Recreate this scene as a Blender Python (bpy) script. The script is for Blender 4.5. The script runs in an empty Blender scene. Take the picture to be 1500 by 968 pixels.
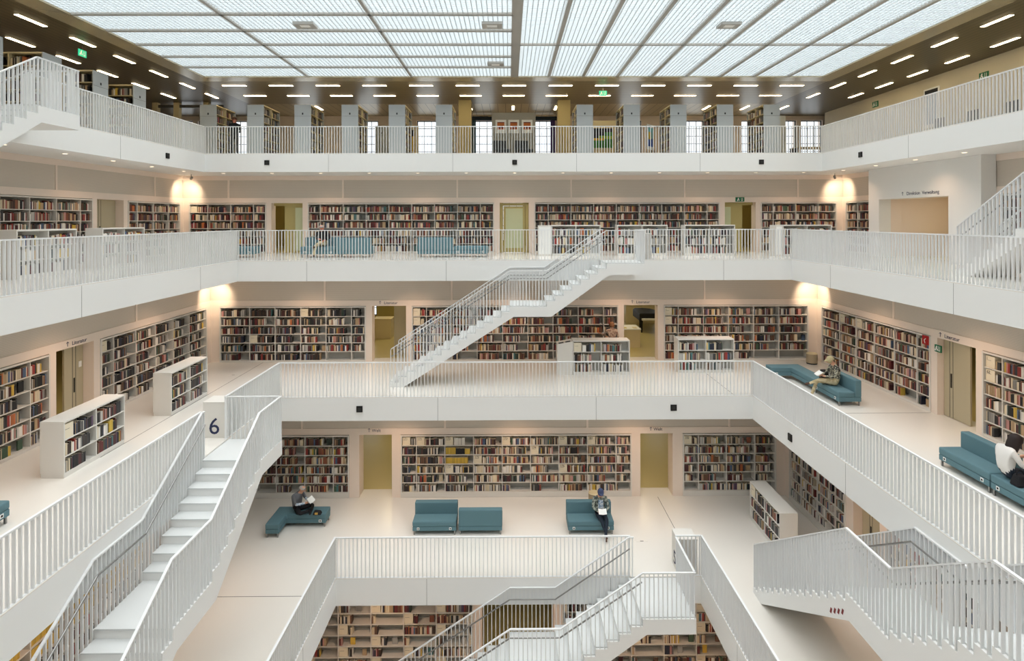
import bpy, bmesh, math, random
import numpy as np
from mathutils import Vector, Matrix
from bisect import bisect
random.seed(11)
SC = bpy.context.scene
C = SC.collection
PI = math.pi
# ------------------------------------------------------------------ camera, world, exposure
W6, ST, H, G, RAIL = 7.46141, 2.49878, 4.13184, 0.73838, 1.10
FPX, CXP, CYP, YAW, ROLL = 834.09875, 750.7, 321.262, -0.00737, 0.00213
CAM = Vector((-0.26337, -10.50974, 3*H+1.46467))
def zl(l): return (l-4)*H
def wl(l): return W6+(l-6)*ST
def wv(l): return wl(l)+4.5          # plane of the book wall on a level
_cy, _sy, _cr, _sr = math.cos(YAW), math.sin(YAW), math.cos(ROLL), math.sin(ROLL)
ROT = Matrix(((_cy, -_sy, 0), (_sy, _cy, 0), (0, 0, 1))) @ Matrix(((_cr, 0, _sr), (0, 1, 0), (-_sr, 0, _cr)))
cd = bpy.data.cameras.new('camera'); cam = bpy.data.objects.new('camera', cd); C.objects.link(cam)
cd.sensor_width = 36; cd.lens = 36*FPX/1500
cd.shift_x = -(CXP-750)/1500; cd.shift_y = -(484-CYP)/1500
cd.clip_start = .05; cd.clip_end = 300
_r, _u, _b = ROT @ Vector((1, 0, 0)), ROT @ Vector((0, 0, 1)), -(ROT @ Vector((0, 1, 0)))
cam.matrix_world = Matrix(((_r.x, _u.x, _b.x, CAM.x), (_r.y, _u.y, _b.y, CAM.y), (_r.z, _u.z, _b.z, CAM.z), (0, 0, 0, 1)))
SC.camera = cam
ROTI = ROT.transposed()
def proj(x, y, z):
    q = ROTI @ (Vector((x, y, z))-CAM)
    if q.y < .1: return None
    return CXP+FPX*q.x/q.y, CYP-FPX*q.z/q.y, q.y
def inframe(x, y, z, m=0):
    p = proj(x, y, z)
    return p is not None and -m < p[0] < 1500+m and -m < p[1] < 968+m
vs = SC.view_settings
vs.view_transform = 'Standard'; vs.look = 'None'; vs.gamma = 1; vs.use_curve_mapping = False
vs.exposure = 0.30
SKYLIGHT = 3.7          # daylight through the glass roof
SPOT_W = 70.0            # gallery downlights, watts each
CORNER_W = 95.0
ROOM_W = 20.0            # lamps of the rooms behind the book walls
STRIP_E = 13.0            # strip lights of the top floor
world = bpy.data.worlds.new('world'); SC.world = world; world.use_nodes = True
world.node_tree.nodes['Background'].inputs[0].default_value = (.86, .93, 1, 1)
world.node_tree.nodes['Background'].inputs[1].default_value = 1.3
WARM = (1, .66, .44)
# ------------------------------------------------------------------ materials
def lin(c): return tuple(((v/255)/12.92 if v/255 <= .04045 else ((v/255+.055)/1.055)**2.4) for v in c)
MATS = {}
def mat(name, rgb, rough=.6, metal=0, spec=.4, noise=None, emit=None, estr=0):
    if name in MATS: return MATS[name]
    m = bpy.data.materials.new(name); m.use_nodes = True; MATS[name] = m
    nt = m.node_tree; b = nt.nodes['Principled BSDF']
    col = lin(rgb)+(1,)
    b.inputs['Base Color'].default_value = col
    b.inputs['Roughness'].default_value = rough; b.inputs['Metallic'].default_value = metal
    b.inputs['Specular IOR Level'].default_value = spec
    if noise:
        sc, amt = noise
        tc = nt.nodes.new('ShaderNodeTexCoord'); n = nt.nodes.new('ShaderNodeTexNoise'); n.inputs['Scale'].default_value = sc; n.inputs['Detail'].default_value = 4
        mx = nt.nodes.new('ShaderNodeMix'); mx.data_type = 'RGBA'
        mx.inputs[6].default_value = tuple(c*(1-amt) for c in col[:3])+(1,); mx.inputs[7].default_value = tuple(min(1, c*(1+amt)) for c in col[:3])+(1,)
        nt.links.new(tc.outputs['Object'], n.inputs['Vector']); nt.links.new(n.outputs['Fac'], mx.inputs[0]); nt.links.new(mx.outputs[2], b.inputs['Base Color'])
    if emit:
        b.inputs['Emission Color'].default_value = lin(emit)+(1,); b.inputs['Emission Strength'].default_value = estr
    return m
def stripes(name, a, b_, axis, pitch, frac, rough, metal=0):
    """two-tone lines of a real surface pattern: slats, screens"""
    m = mat(name, a, rough, metal); nt = m.node_tree; b = nt.nodes['Principled BSDF']
    tc = nt.nodes.new('ShaderNodeTexCoord'); sp = nt.nodes.new('ShaderNodeSeparateXYZ'); nt.links.new(tc.outputs['Object'], sp.inputs[0])
    d = nt.nodes.new('ShaderNodeMath'); d.operation = 'DIVIDE'; d.inputs[1].default_value = pitch; nt.links.new(sp.outputs[axis], d.inputs[0])
    f = nt.nodes.new('ShaderNodeMath'); f.operation = 'FRACT'; nt.links.new(d.outputs[0], f.inputs[0])
    g = nt.nodes.new('ShaderNodeMath'); g.operation = 'LESS_THAN'; g.inputs[1].default_value = frac; nt.links.new(f.outputs[0], g.inputs[0])
    mx = nt.nodes.new('ShaderNodeMix'); mx.data_type = 'RGBA'; mx.inputs[6].default_value = lin(a)+(1,); mx.inputs[7].default_value = lin(b_)+(1,)
    nt.links.new(g.outputs[0], mx.inputs[0]); nt.links.new(mx.outputs[2], b.inputs['Base Color'])
    return m
M_PL = mat('white_plaster', (238, 239, 237), .6, noise=(.7, .012))
M_FL = mat('pale_floor', (236, 232, 224), .22, spec=.45, noise=(.35, .025))
M_WALL = mat('cream_wall', (240, 226, 213), .65, noise=(.9, .015))
M_PANEL = stripes('fine_screen', (214, 205, 192), (200, 191, 179), 2, .04, .3, .6)
M_SHELF = mat('white_shelf', (224, 221, 214), .45)
M_BACK = mat('shelf_back', (178, 178, 172), .6)
M_RAIL = mat('white_steel', (232, 234, 234), .35)
M_TREAD = mat('stair_tread', (220, 223, 222), .4)
M_RISER = mat('stair_riser', (196, 198, 197), .5)
M_STEEL = mat('brushed_steel', (150, 150, 148), .3, .9)
M_JOINT = mat('joint_dark', (92, 90, 86), .8)
M_BLACK = mat('black_plastic', (18, 18, 18), .5)
M_OLIVE = mat('olive_room_floor', (196, 182, 128), .35, noise=(.6, .04))
M_YELL = mat('yellow_room_wall', (208, 190, 116), .6)
M_DOOR = mat('olive_door', (186, 174, 116), .45)
M_GLASSDOOR = mat('frosted_glass', (206, 214, 176), .25)
M_GREY = mat('grey_end_panel', (186, 192, 194), .5)
M_CREAM = mat('cream_edge', (222, 208, 168), .5)
M_BLUE = mat('blue_upholstery', (92, 125, 134), .75, noise=(40, .05))
M_NAVY = mat('navy_print', (30, 40, 78), .5)
M_CARD = mat('cream_block', (232, 222, 198), .6)
M_GREEN = mat('sign_green', (20, 110, 72), .4)
M_GREENLIT = mat('sign_green_lit', (40, 170, 130), .4, emit=(40, 170, 130), estr=.8)
M_WHITE = mat('sign_white', (240, 240, 236), .5)
M_RED = mat('sign_red', (176, 26, 30), .5)
FIN = .06
M_FIN = mat('louvre_white', (190, 198, 201), .6)
M_BEAM = mat('roof_beam', (172, 170, 164), .4, .3)
M_STRIPMETAL = mat('metal_strip', (182, 172, 146), .25, .6)
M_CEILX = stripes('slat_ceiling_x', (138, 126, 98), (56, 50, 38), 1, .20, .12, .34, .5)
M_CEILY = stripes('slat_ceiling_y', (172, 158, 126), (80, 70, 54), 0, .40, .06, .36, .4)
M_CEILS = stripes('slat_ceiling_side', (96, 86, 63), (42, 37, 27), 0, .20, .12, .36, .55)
M_LAMP = mat('strip_lamp', (255, 236, 196), .5, emit=(255, 232, 190), estr=STRIP_E)
M_DISC = mat('downlight_lens', (255, 240, 220), .5, emit=(255, 226, 190), estr=2.2)
M_WIN = mat('window_frame', (92, 92, 88), .5)
M_DARK = mat('dark_furniture', (38, 42, 46), .5)
M_FELT = mat('grey_screen', (160, 158, 148), .8)
M_PIER = mat('yellow_pier', (202, 184, 130), .6)
M_BIN = mat('bin_wood', (176, 160, 132), .6)
def skylight_mat():
    m = bpy.data.materials.new('translucent_roof_glass'); m.use_nodes = True; nt = m.node_tree; nt.nodes.clear()
    o = nt.nodes.new('ShaderNodeOutputMaterial'); e = nt.nodes.new('ShaderNodeEmission'); nt.links.new(e.outputs[0], o.inputs[0])
    e.inputs[0].default_value = (.97, .985, .99, 1); e.inputs[1].default_value = SKYLIGHT
    return m
M_SKY = skylight_mat()
# ------------------------------------------------------------------ mesh and object helpers
WO = {}                                   # world offset of every object that has children
class MB:
    def __init__(s, xf=None): s.v, s.f, s.m, s.xf = [], [], [], xf
    def pts(s, P, F, m=0, xf=None):
        xf = xf or s.xf; n = len(s.v)
        s.v += [tuple(xf(*p)) if xf else tuple(p) for p in P]
        s.f += [tuple(i+n for i in f) for f in F]; s.m += [m]*len(F)
    HF = ((0, 3, 2, 1), (4, 5, 6, 7), (0, 1, 5, 4), (1, 2, 6, 5), (2, 3, 7, 6), (3, 0, 4, 7))
    def box(s, x0, x1, y0, y1, z0, z1, m=0):
        s.pts([(x0, y0, z0), (x1, y0, z0), (x1, y1, z0), (x0, y1, z0), (x0, y0, z1), (x1, y0, z1), (x1, y1, z1), (x0, y1, z1)], MB.HF, m); return s
    def hexa(s, P, m=0): s.pts(P, MB.HF, m); return s
    def prism(s, poly, fn, t0, t1, m=0):
        n = len(poly)
        P = [fn(a, b, t0) for a, b in poly]+[fn(a, b, t1) for a, b in poly]
        s.pts(P, [tuple(range(n-1, -1, -1)), tuple(range(n, 2*n))]+[(i, (i+1) % n, n+(i+1) % n, n+i) for i in range(n)], m); return s
    def cyl(s, x, y, z0, z1, r, n=16, r2=None, m=0):
        r2 = r if r2 is None else r2
        P = [(x+r*math.cos(2*PI*i/n), y+r*math.sin(2*PI*i/n), z0) for i in range(n)]+[(x+r2*math.cos(2*PI*i/n), y+r2*math.sin(2*PI*i/n), z1) for i in range(n)]
        s.pts(P, [tuple(range(n-1, -1, -1)), tuple(range(n, 2*n))]+[(i, (i+1) % n, n+(i+1) % n, n+i) for i in range(n)], m); return s
    def tube(s, a, b, r, n=8, m=0, r2=None):
        r2 = r if r2 is None else r2
        a, b = Vector(a), Vector(b); d = (b-a).normalized(); u = d.orthogonal().normalized(); w = d.cross(u)
        P = [tuple(a+(u*math.cos(2*PI*i/n)+w*math.sin(2*PI*i/n))*r) for i in range(n)]+[tuple(b+(u*math.cos(2*PI*i/n)+w*math.sin(2*PI*i/n))*r2) for i in range(n)]
        s.pts(P, [tuple(range(n-1, -1, -1)), tuple(range(n, 2*n))]+[(i, (i+1) % n, n+(i+1) % n, n+i) for i in range(n)], m); return s
    def build(s, name, mats, parent=None, origin=(0, 0, 0), bevel=0, smooth=False):
        off = Vector(WO[parent.name]) if parent else Vector(origin)
        me = bpy.data.meshes.new(name)
        me.from_pydata([(x-off.x, y-off.y, z-off.z) for x, y, z in s.v], [], s.f)
        for mt in (mats if isinstance(mats, (list, tuple)) else [mats]): me.materials.append(mt)
        if any(s.m): me.polygons.foreach_set('material_index', s.m)
        if smooth: me.polygons.foreach_set('use_smooth', [True]*len(s.f))
        o = bpy.data.objects.new(name, me); C.objects.link(o)
        if parent: o.parent = parent; WO[o.name] = off
        else: o.location = off; WO[o.name] = off
        if bevel:
            b = o.modifiers.new('bevel', 'BEVEL'); b.width = bevel; b.segments = 2; b.limit_method = 'ANGLE'
        return o
def tag(o, label, cat, group=None, kind=None):
    o['label'] = label; o['category'] = cat
    if group: o['group'] = group
    if kind: o['kind'] = kind
    return o
def thing(name, loc, label, cat, group=None):
    o = bpy.data.objects.new(name, None); C.objects.link(o); o.location = loc; o.empty_display_size = .2
    WO[o.name] = Vector(loc); return tag(o, label, cat, group)
def struct(mb, name, mats, label, cat):
    o = mb.build(name, mats); return tag(o, label, cat, kind='structure')
def inst(name, mesh, loc, parent, rot=0):
    o = bpy.data.objects.new(name, mesh); C.objects.link(o); o.parent = parent; o.location = Vector(loc)-WO[parent.name]
    if rot: o.rotation_euler = (0, 0, rot)
    return o
def frame(loc, yaw=0):
    c, s_ = math.cos(yaw), math.sin(yaw); lx, ly, lz = loc
    return lambda x, y, z: (lx+c*x-s_*y, ly+s_*x+c*y, lz+z)
SIDE = {'b': (lambda u, v, z: (u, v, z)), 'l': (lambda u, v, z: (-v, u, z)), 'r': (lambda u, v, z: (v, -u, z)), 'f': (lambda u, v, z: (-u, -v, z))}
ANG = {'b': 0, 'l': PI/2, 'r': -PI/2, 'f': PI}
SNAME = {'b': 'back', 'l': 'left', 'r': 'right', 'f': 'front'}
ORD = 'zeroth first second third fourth fifth sixth seventh eighth ninth tenth eleventh twelfth thirteenth fourteenth fifteenth sixteenth seventeenth eighteenth nineteenth twentieth'.split()
def ordn(i): return ORD[i] if i < len(ORD) else '%d%s' % (i, 'th' if 10 <= i % 100 <= 20 else {1: 'st', 2: 'nd', 3: 'rd'}.get(i % 10, 'th'))
LEV = {4: 'fourth', 5: 'fifth', 6: 'sixth', 7: 'seventh', 8: 'eighth'}
def spot(loc, aim, w, color, angle=110, blend=1, r=.06):
    ld = bpy.data.lights.new('spot', 'SPOT'); ld.energy = w; ld.color = color; ld.spot_size = math.radians(angle); ld.spot_blend = blend; ld.shadow_soft_size = r
    o = bpy.data.objects.new('spot_lamp', ld); C.objects.link(o); o.location = loc
    o.rotation_euler = (Vector(aim)-Vector(loc)).to_track_quat('-Z', 'Y').to_euler(); return o
def text(body, size, loc, ang, matl, name, parent=None, ext=.004, align='CENTER'):
    """upright lettering facing local -y of a frame turned by ang"""
    cu = bpy.data.curves.new(name, 'FONT'); cu.body = body; cu.size = size; cu.extrude = ext; cu.align_x = align; cu.materials.append(matl); cu.resolution_u = 3
    o = bpy.data.objects.new(name, cu); C.objects.link(o)
    off = WO[parent.name] if parent else Vector((0, 0, 0))
    if parent: o.parent = parent
    o.location = Vector(loc)-off; o.rotation_euler = (PI/2, 0, ang); return o
# ------------------------------------------------------------------ the building shell
FAC = 21.27
def ring(mb, w0, w1, z0, z1, m=0):
    mb.box(-w1, w1, w0, w1, z0, z1, m); mb.box(-w1, w1, -w1, -w0, z0, z1, m)
    mb.box(-w1, -w0, -w0, w0, z0, z1, m); mb.box(w0, w1, -w0, w0, z0, z1, m)
mb = MB(); mb.box(-FAC, FAC, -FAC, FAC, -.5, 0); struct(mb, 'floor', M_FL, 'pale polished floor at the bottom of the hall', 'floor')
for l in (5, 6, 7, 8):
    mb = MB(); ring(mb, wl(l), FAC, zl(l)-G, zl(l)-.02, 0)
    ring(mb, wl(l), FAC, zl(l)-.02, zl(l), 1)
    struct(mb, 'floor', [M_PL, M_FL], 'white gallery slab and pale floor of the %s storey' % LEV[l], 'floor')
    # fine vertical joints between the fascia plates, a hair proud of them
    mb = MB()
    for s in 'blr':
        f = SIDE[s]
        for u in [k*ST for k in (-3, -1, 1, 3)]:
            if abs(u) < wl(l)-.3: mb.pts([f(*p) for p in ((u-.006, wl(l)-.002, zl(l)-G), (u+.006, wl(l)-.002, zl(l)-G), (u+.006, wl(l)+.02, zl(l)-G), (u-.006, wl(l)+.02, zl(l)-G), (u-.006, wl(l)-.002, zl(l)-.02), (u+.006, wl(l)-.002, zl(l)-.02), (u+.006, wl(l)+.02, zl(l)-.02), (u-.006, wl(l)+.02, zl(l)-.02))], MB.HF)
    struct(mb, 'trim_%d' % l, mat('fascia_joint', (150, 150, 146), .7), 'thin dark joints in the white fascia of the %s storey' % LEV[l], 'joint')
# openings of each book wall: (u0, u1, kind, uprights)  kind s = shelf niche, d = doorway
T0 = 2.20
def sym(a):
    return a+[(-u1, -u0, k, [-x for x in reversed(up)]) for u0, u1, k, up in a if u0 > 0]
OPEN = {}
b6 = sym([(-4.08, 4.08, 's', [-3.5+i for i in range(8)]), (4.30, 5.64, 'd', []), (5.88, 11.62, 's', [6.45, 7.45, 8.45, 9.45, 10.45])])
b5 = sym([(-4.05, 4.05, 's', [-3.5+i for i in range(8)]), (4.36, 5.50, 'd', []), (5.85, 9.14, 's', [6.41, 7.4, 8.4])])
b7 = sym([(-.64, .64, 'd', []), (.88, 9.03, 's', [1.49+i for i in range(8)]), (9.26, 10.62, 'd', []), (10.84, 14.2, 's', [11.4, 12.4, 13.4])])
b4 = sym([(-1.1, 1.1, 'd', []), (1.35, 6.6, 's', [1.5+i for i in range(6)])])
for s in 'blr':
    OPEN[(4, s)] = b4; OPEN[(5, s)] = b5; OPEN[(6, s)] = b6; OPEN[(7, s)] = b7
OPEN[(7, 'r')] = [(-14.2, -12.0, 's', [-13.4, -12.4]), (-11.3, -7.84, 'd', []), (-6.4, -.9, 's', [-5.5+i for i in range(5)]), (-.64, .64, 'd', []), (.88, 9.03, 's', [1.49+i for i in range(8)])]
def wall(l, s):
    V, z0, z1 = wv(l), zl(l), zl(l+1)-G
    f = SIDE[s]; T = .45 if l != 5 else .6
    ops = sorted(OPEN[(l, s)]); mb = MB(f); U = V+.0
    U1 = U if s != 'b' else V+T
    cur = -U1
    for u0, u1, k, up in ops:
        mb.box(cur, u0, V, V+T, z0, z0+T0); cur = u1
    mb.box(cur, U1, V, V+T, z0, z0+T0)
    for u0, u1, k, up in ops:
        if k == 's': mb.box(u0, u1, V+.36, V+T, z0, z0+T0)
    mb.box(-U1, U1, V, V+T, z0+T0, z0+2.42)
    mb.box(-U1, U1, V+.025, V+T, z0+2.42, z0+3.2, 1)
    mb.box(-U1, U1, V, V+T, z0+3.2, z1)
    for k in range(-5, 6, 2):
        u = k*ST
        if abs(u) < U: mb.box(u-.035, u+.035, V, V+.03, z0+2.42, z0+3.2)
    struct(mb, 'wall_'+SNAME[s], [M_WALL, M_PANEL], '%s book wall of the %s storey with doorways' % (SNAME[s], LEV[l]), 'wall')
for l in (4, 5, 6, 7):
    for s in 'blr': wall(l, s)
    V = wv(l); mb = MB(); mb.box(-V, V, -V-.4, -V, zl(l), zl(l+1)-G)
    struct(mb, 'wall_front', M_WALL, 'plain wall of the %s storey behind the viewer' % LEV[l], 'wall')
    mb = MB(); ring(mb, V+.62, FAC, zl(l)+.001, zl(l)+.006)
    struct(mb, 'floor', M_OLIVE, 'olive floor of the rooms behind the %s storey walls' % LEV[l], 'floor')
# protruding lift core on the seventh storey, right side
z7 = zl(7); mb = MB()
for y0, y1, a, b in ((11.3, 11.92, 0, 3.39), (6.56, 7.84, 0, 3.39), (7.84, 11.3, 2.2, 3.39)): mb.box(14.0, 14.46, y0, y1, z7+a, z7+b)
struct(mb, 'wall_right', M_PL, 'white lift core standing forward of the right wall with a wide opening', 'wall')
mb = MB(); mb.box(14.47, 17.2, 11.32, 11.5, z7, z7+2.6, 0); mb.box(17.2, 17.3, 7.0, 11.5, z7, z7+2.6, 1); mb.box(14.93, 17.2, 7.0, 7.15, z7, z7+2.6, 1); mb.box(14.93, 17.3, 7, 11.5, z7+2.5, z7+2.62, 0)
struct(mb, 'wall_right', [M_WALL, mat('ochre_lobby_wall', (192, 160, 62), .5)], 'ochre lobby walls inside the wide opening of the core', 'wall')
# facade with window holes
WINX = {8: [-18.4, -16.9, -15.4, -11.5, -8.1, -4.75, -1.65, 1.7, 6.6, 10.1, 13.4, 15.3, 16.75], 6: [-8.2, -4.9, 4.2, 6.2, 8.6], 5: [-8, -4.6, 4.6, 8], 7: [-9.9, 0, 9.9], 4: []}
wn = 0
for l in (4, 5, 6, 7, 8):
    z0 = zl(l); z1 = zl(l)+(3.4 if l < 8 else 3.2)
    for s in 'blrf':
        mb = MB(SIDE[s]); cur = -FAC; xs = WINX[l] if s == 'b' else ([-18, -14.5, -11] if l == 8 and s == 'l' else [])
        sill, hd = .25, 2.85
        for x in xs:
            mb.box(cur, x-.6, FAC, FAC+.5, z0, z1); mb.box(x-.6, x+.6, FAC, FAC+.5, z0, z0+sill); mb.box(x-.6, x+.6, FAC, FAC+.5, z0+hd, z1); cur = x+.6
        mb.box(cur, FAC, FAC, FAC+.5, z0, z1)
        struct(mb, 'wall_'+SNAME[s], M_WALL if l == 8 else M_YELL, 'outer %s wall of the %s storey' % (SNAME[s], LEV[l]), 'wall')
        for xi, x in enumerate(xs):
            wn += 1; mb = MB(SIDE[s]); w = .05
            for a, b, c, d in ((-.6, -.6+w, sill, hd), (.6-w, .6, sill, hd), (-.6, .6, sill, sill+w), (-.6, .6, hd-w, hd)): mb.box(x+a, x+b, FAC+.1, FAC+.18, z0+c, z0+d)
            for i in (1, 2): mb.box(x-.6+.4*i-.015, x-.6+.4*i+.015, FAC+.12, FAC+.15, z0+sill, z0+hd)
            for i in range(1, 6): mb.box(x-.6, x+.6, FAC+.12, FAC+.15, z0+sill+.433*i-.015, z0+sill+.433*i+.015)
            struct(mb, 'window_%d' % wn, M_WIN, 'gridded window in the outer %s wall of the %s storey, %s from left' % (SNAME[s], LEV[l], ordn(xi+1)), 'window')
# top-floor ceiling, skylight
ZC = zl(8)+3.1; SK = 12.48; SKS = 13.15
mb = MB(); ring(mb, SK, SKS, ZC-.03, ZC+.2); struct(mb, 'ceiling', M_STRIPMETAL, 'smooth metal border strip around the glass roof', 'ceiling')
mb = MB(); mb.box(-SKS, SKS, SKS, 17.9, ZC, ZC+.2); struct(mb, 'ceiling', M_CEILX, 'brown slat ceiling strip behind the glass roof', 'ceiling')
mb = MB(); mb.box(-SKS, SKS, 17.9, FAC+.5, ZC, ZC+.2); struct(mb, 'ceiling', M_CEILY, 'paler board ceiling over the far bookcases', 'ceiling')
for sx in (-1, 1):
    mb = MB(); mb.box(min(sx*SKS, sx*(FAC+.5)), max(sx*SKS, sx*(FAC+.5)), -FAC, FAC+.5, ZC, ZC+.2)
    struct(mb, 'ceiling', M_CEILS, 'brown slat ceiling over the %s gallery' % ('left' if sx < 0 else 'right'), 'ceiling')
mb = MB(); mb.box(-SKS, SKS, -FAC, -SKS, ZC, ZC+.2); struct(mb, 'ceiling', M_CEILX, 'brown slat ceiling over the near gallery', 'ceiling')
mb = MB(); mb.pts([(-SK, -SK, ZC+.1), (-SK, SK, ZC+.1), (SK, SK, ZC+.1), (SK, -SK, ZC+.1)], [(0, 1, 2, 3)])
struct(mb, 'window_0', M_SKY, 'translucent gridded glass roof over the hall', 'skylight')
# fine louvre grid hanging right under the glass: light falls through it steeply, flat views meet the fins
mb = MB(); k_ = 180; pt_ = 2*SK/k_
for i in range(k_+1):
    a = -SK+pt_*i; mb.box(a-.008, a+.008, -SK, SK, ZC+.02, ZC+.02+FIN); mb.box(-SK, SK, a-.006, a+.006, ZC+.02, ZC+.02+FIN)
struct(mb, 'trim_9', M_FIN, 'fine pale louvre grid under the glass roof', 'louvre')
mb = MB(); P = SK/9
def bar(x0, x1, y0, y1, t=.03): mb.box(x0, x1, y0, y1, ZC-.02, ZC+.09)
for q in range(4):                                   # pinwheel of four quadrants
    c, s_ = [(1, 0), (0, 1), (-1, 0), (0, -1)][q]
    def rb(x0, x1, y0, y1):
        a = (c*x0-s_*y0, s_*x0+c*y0); b = (c*x1-s_*y1, s_*x1+c*y1)
        bar(min(a[0], b[0]), max(a[0], b[0]), min(a[1], b[1]), max(a[1], b[1]))
    for i in range(1, 9): rb(P*i-.06, P*i+.06, 0.1, SK)
    for i in (1, 2): rb(0.1, SK, 3*P*i-.045, 3*P*i+.045)
bar(-.15, .15, -SK, SK); bar(-SK, SK, -.15, .15)
struct(mb, 'trim_10', M_BEAM, 'grey steel beams carrying the glass roof', 'beam')
for i, (x, y) in enumerate(((-6.25, 6.36), (-.73, 6.35), (6.3, 6.35), (-.72, 10.56))):
    t = thing('sprinkler_panel', (x, y, ZC), 'small square service fitting hung under the glass roof, %s' % ('left one', 'middle one', 'right one', 'farthest one at the back')[i], 'ceiling fitting', 'service fittings under the glass roof')
    m2 = MB()
    for a, b, c_, d in ((-.3, .3, -.22, -.12), (-.3, .3, .12, .22), (-.3, -.15, -.12, .12), (.15, .3, -.12, .12)): m2.box(x+a, x+b, y+c_, y+d, ZC-.06, ZC+.02)
    m2.build('frame', M_BEAM, t); MB().box(x-.15, x+.15, y-.12, y+.12, ZC-.05, ZC-.03).build('lens', M_WHITE, t)
# right wall of the top floor
mb = MB(); mb.box(17, 17.2, -FAC, 20.4, zl(8), ZC); struct(mb, 'wall_right', mat('sand_wall', (214, 204, 178), .6), 'sand-coloured wall along the right gallery of the top floor', 'wall')
# floor joints
mb = MB()
for l, x, y0, y1 in ((5, 4.95, 5.6, 9.4), (6, -9.9, 3, 11.9), (6, 6.9, 7.6, 11.9)): mb.box(x-.008, x+.008, y0, y1, zl(l)+.0005, zl(l)+.002)
for l, y, x0, x1 in ((5, 4.25, -9.4, -5), (6, 5.8, 7.6, 11.9), (6, -2.2, 7.6, 11.9)): mb.box(x0, x1, y-.008, y+.008, zl(l)+.0005, zl(l)+.002)
struct(mb, 'trim_0', M_JOINT, 'thin dark joints in the gallery floors', 'joint')
# ------------------------------------------------------------------ lamps
for l in (4, 5, 6, 7):
    zc = zl(l+1)-G; v = wl(l+1)+.58
    for s in 'blr':
        f = SIDE[s]; us = [2*k for k in range(-8, 9) if abs(2*k) < v-.3]
        n = 0
        for u in us:
            p = f(u, v, zc); vis = l == 7 and inframe(*p)
            if vis:
                n += 1
                t = thing('recessed_downlight', p, 'small round downlight in the white soffit under the eighth floor, %s, %s from left' % (SNAME[s], ordn(n)), 'downlight', 'downlights under the eighth floor')
                MB().cyl(p[0], p[1], zc-.012, zc-.001, .08, 18).build('rim', M_WHITE, t); MB().cyl(p[0], p[1], zc-.016, zc-.012, .06, 18).build('lens', M_DISC, t)
            if (u//2) % 2 == 0: 
                a = f(u, v+.75, zc-2.6); spot((p[0], p[1], zc-.03), a, SPOT_W*(1.2 if l < 7 else .8), WARM, 112)
    for sx in (-1, 1):                               # spot lamp washing each far corner
        if l not in (6, 7): continue
        e = wv(l)-.8; p = (sx*e, e, zc-.22)
        t = thing('corner_spotlight', (sx*e, e, zc), 'small ceiling spotlight washing the %s far corner of the %s floor' % ('left' if sx < 0 else 'right', LEV[l]), 'spotlight')
        MB().cyl(sx*e, e, zc-.12, zc, .015, 8).build('stem', M_STEEL, t)
        MB().tube((sx*(e-.05), e-.05, zc-.12), (sx*(e+.03), e+.03, zc-.2), .05, 12).build('head', M_STEEL, t)
        spot((sx*(e+.08), e+.08, zc-.2), (sx*(e+.85), e+.85, zc-1.15), CORNER_W, (1, .76, .54), 105, .9, .05)
def area(loc, w, size, color):
    ld = bpy.data.lights.new('room_lamp', 'AREA'); ld.energy = w; ld.color = color; ld.size = size
    o = bpy.data.objects.new('room_lamp', ld); C.objects.link(o); o.location = loc; return o
YEL = (1, .82, .5)
for l, s, u in ((5, 'b', -4.9), (5, 'b', 4.9), (5, 'r', -4.9), (6, 'b', -5), (6, 'b', 5), (6, 'l', 5.1), (6, 'r', -5.1), (7, 'b', -9.9), (7, 'b', 0), (7, 'b', 9.9), (7, 'l', 9.9), (4, 'b', 0)):
    p = SIDE[s](u, wv(l)+1.8, zl(l)+3.3); area(p, ROOM_W*(.3 if l == 4 else .75 if l == 5 else 1.4 if l == 7 else 1), .9, YEL)
    if l < 7 and l > 4: area(SIDE[s](u*1.05, wv(l)+5, zl(l)+3.3), ROOM_W*1.3, 1.2, YEL)
area((15.9, 9.4, z7+2.48), ROOM_W*.9, .9, (1, .88, .66))
n = {}
def strip(x, y, along, label):
    t = thing('strip_light', (x, y, ZC), label, 'ceiling light', 'recessed strip lights of the top floor')
    a, b = (.5, .065) if along == 'x' else (.065, .5)
    MB().box(x-a-.02, x+a+.02, y-b-.02, y+b+.02, ZC-.012, ZC-.001).build('housing', M_STRIPMETAL, t)
    MB().box(x-a, x+a, y-b, y+b, ZC-.02, ZC-.012).build('diffuser', M_LAMP, t)
for r, (y, nm) in enumerate(((14, 'nearer back row'), (16, 'second back row'))):
    for i, x in enumerate(range(-12, 13, 2)): strip(x, y, 'x', 'recessed strip light of the %s, %s from left' % (nm, ordn(i+1)))
for sx, sn in ((-1, 'left'), (1, 'right')):
    for xx, nm in ((14, 'inner'), (16, 'outer')):
        for i, y in enumerate(range(16, -3, -2)):
            strip(sx*xx, y, 'y', 'recessed strip light over the %s gallery, %s row, %s from far end' % (sn, nm, ordn(i+1)))
for i, x in enumerate((-10, -6, -2.2, 0, 2.2, 6, 10, 12, 14)): strip(x, 18.9, 'y', 'lengthwise strip light over the far bookcase aisles, %s from left' % ordn(i+1))

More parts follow.
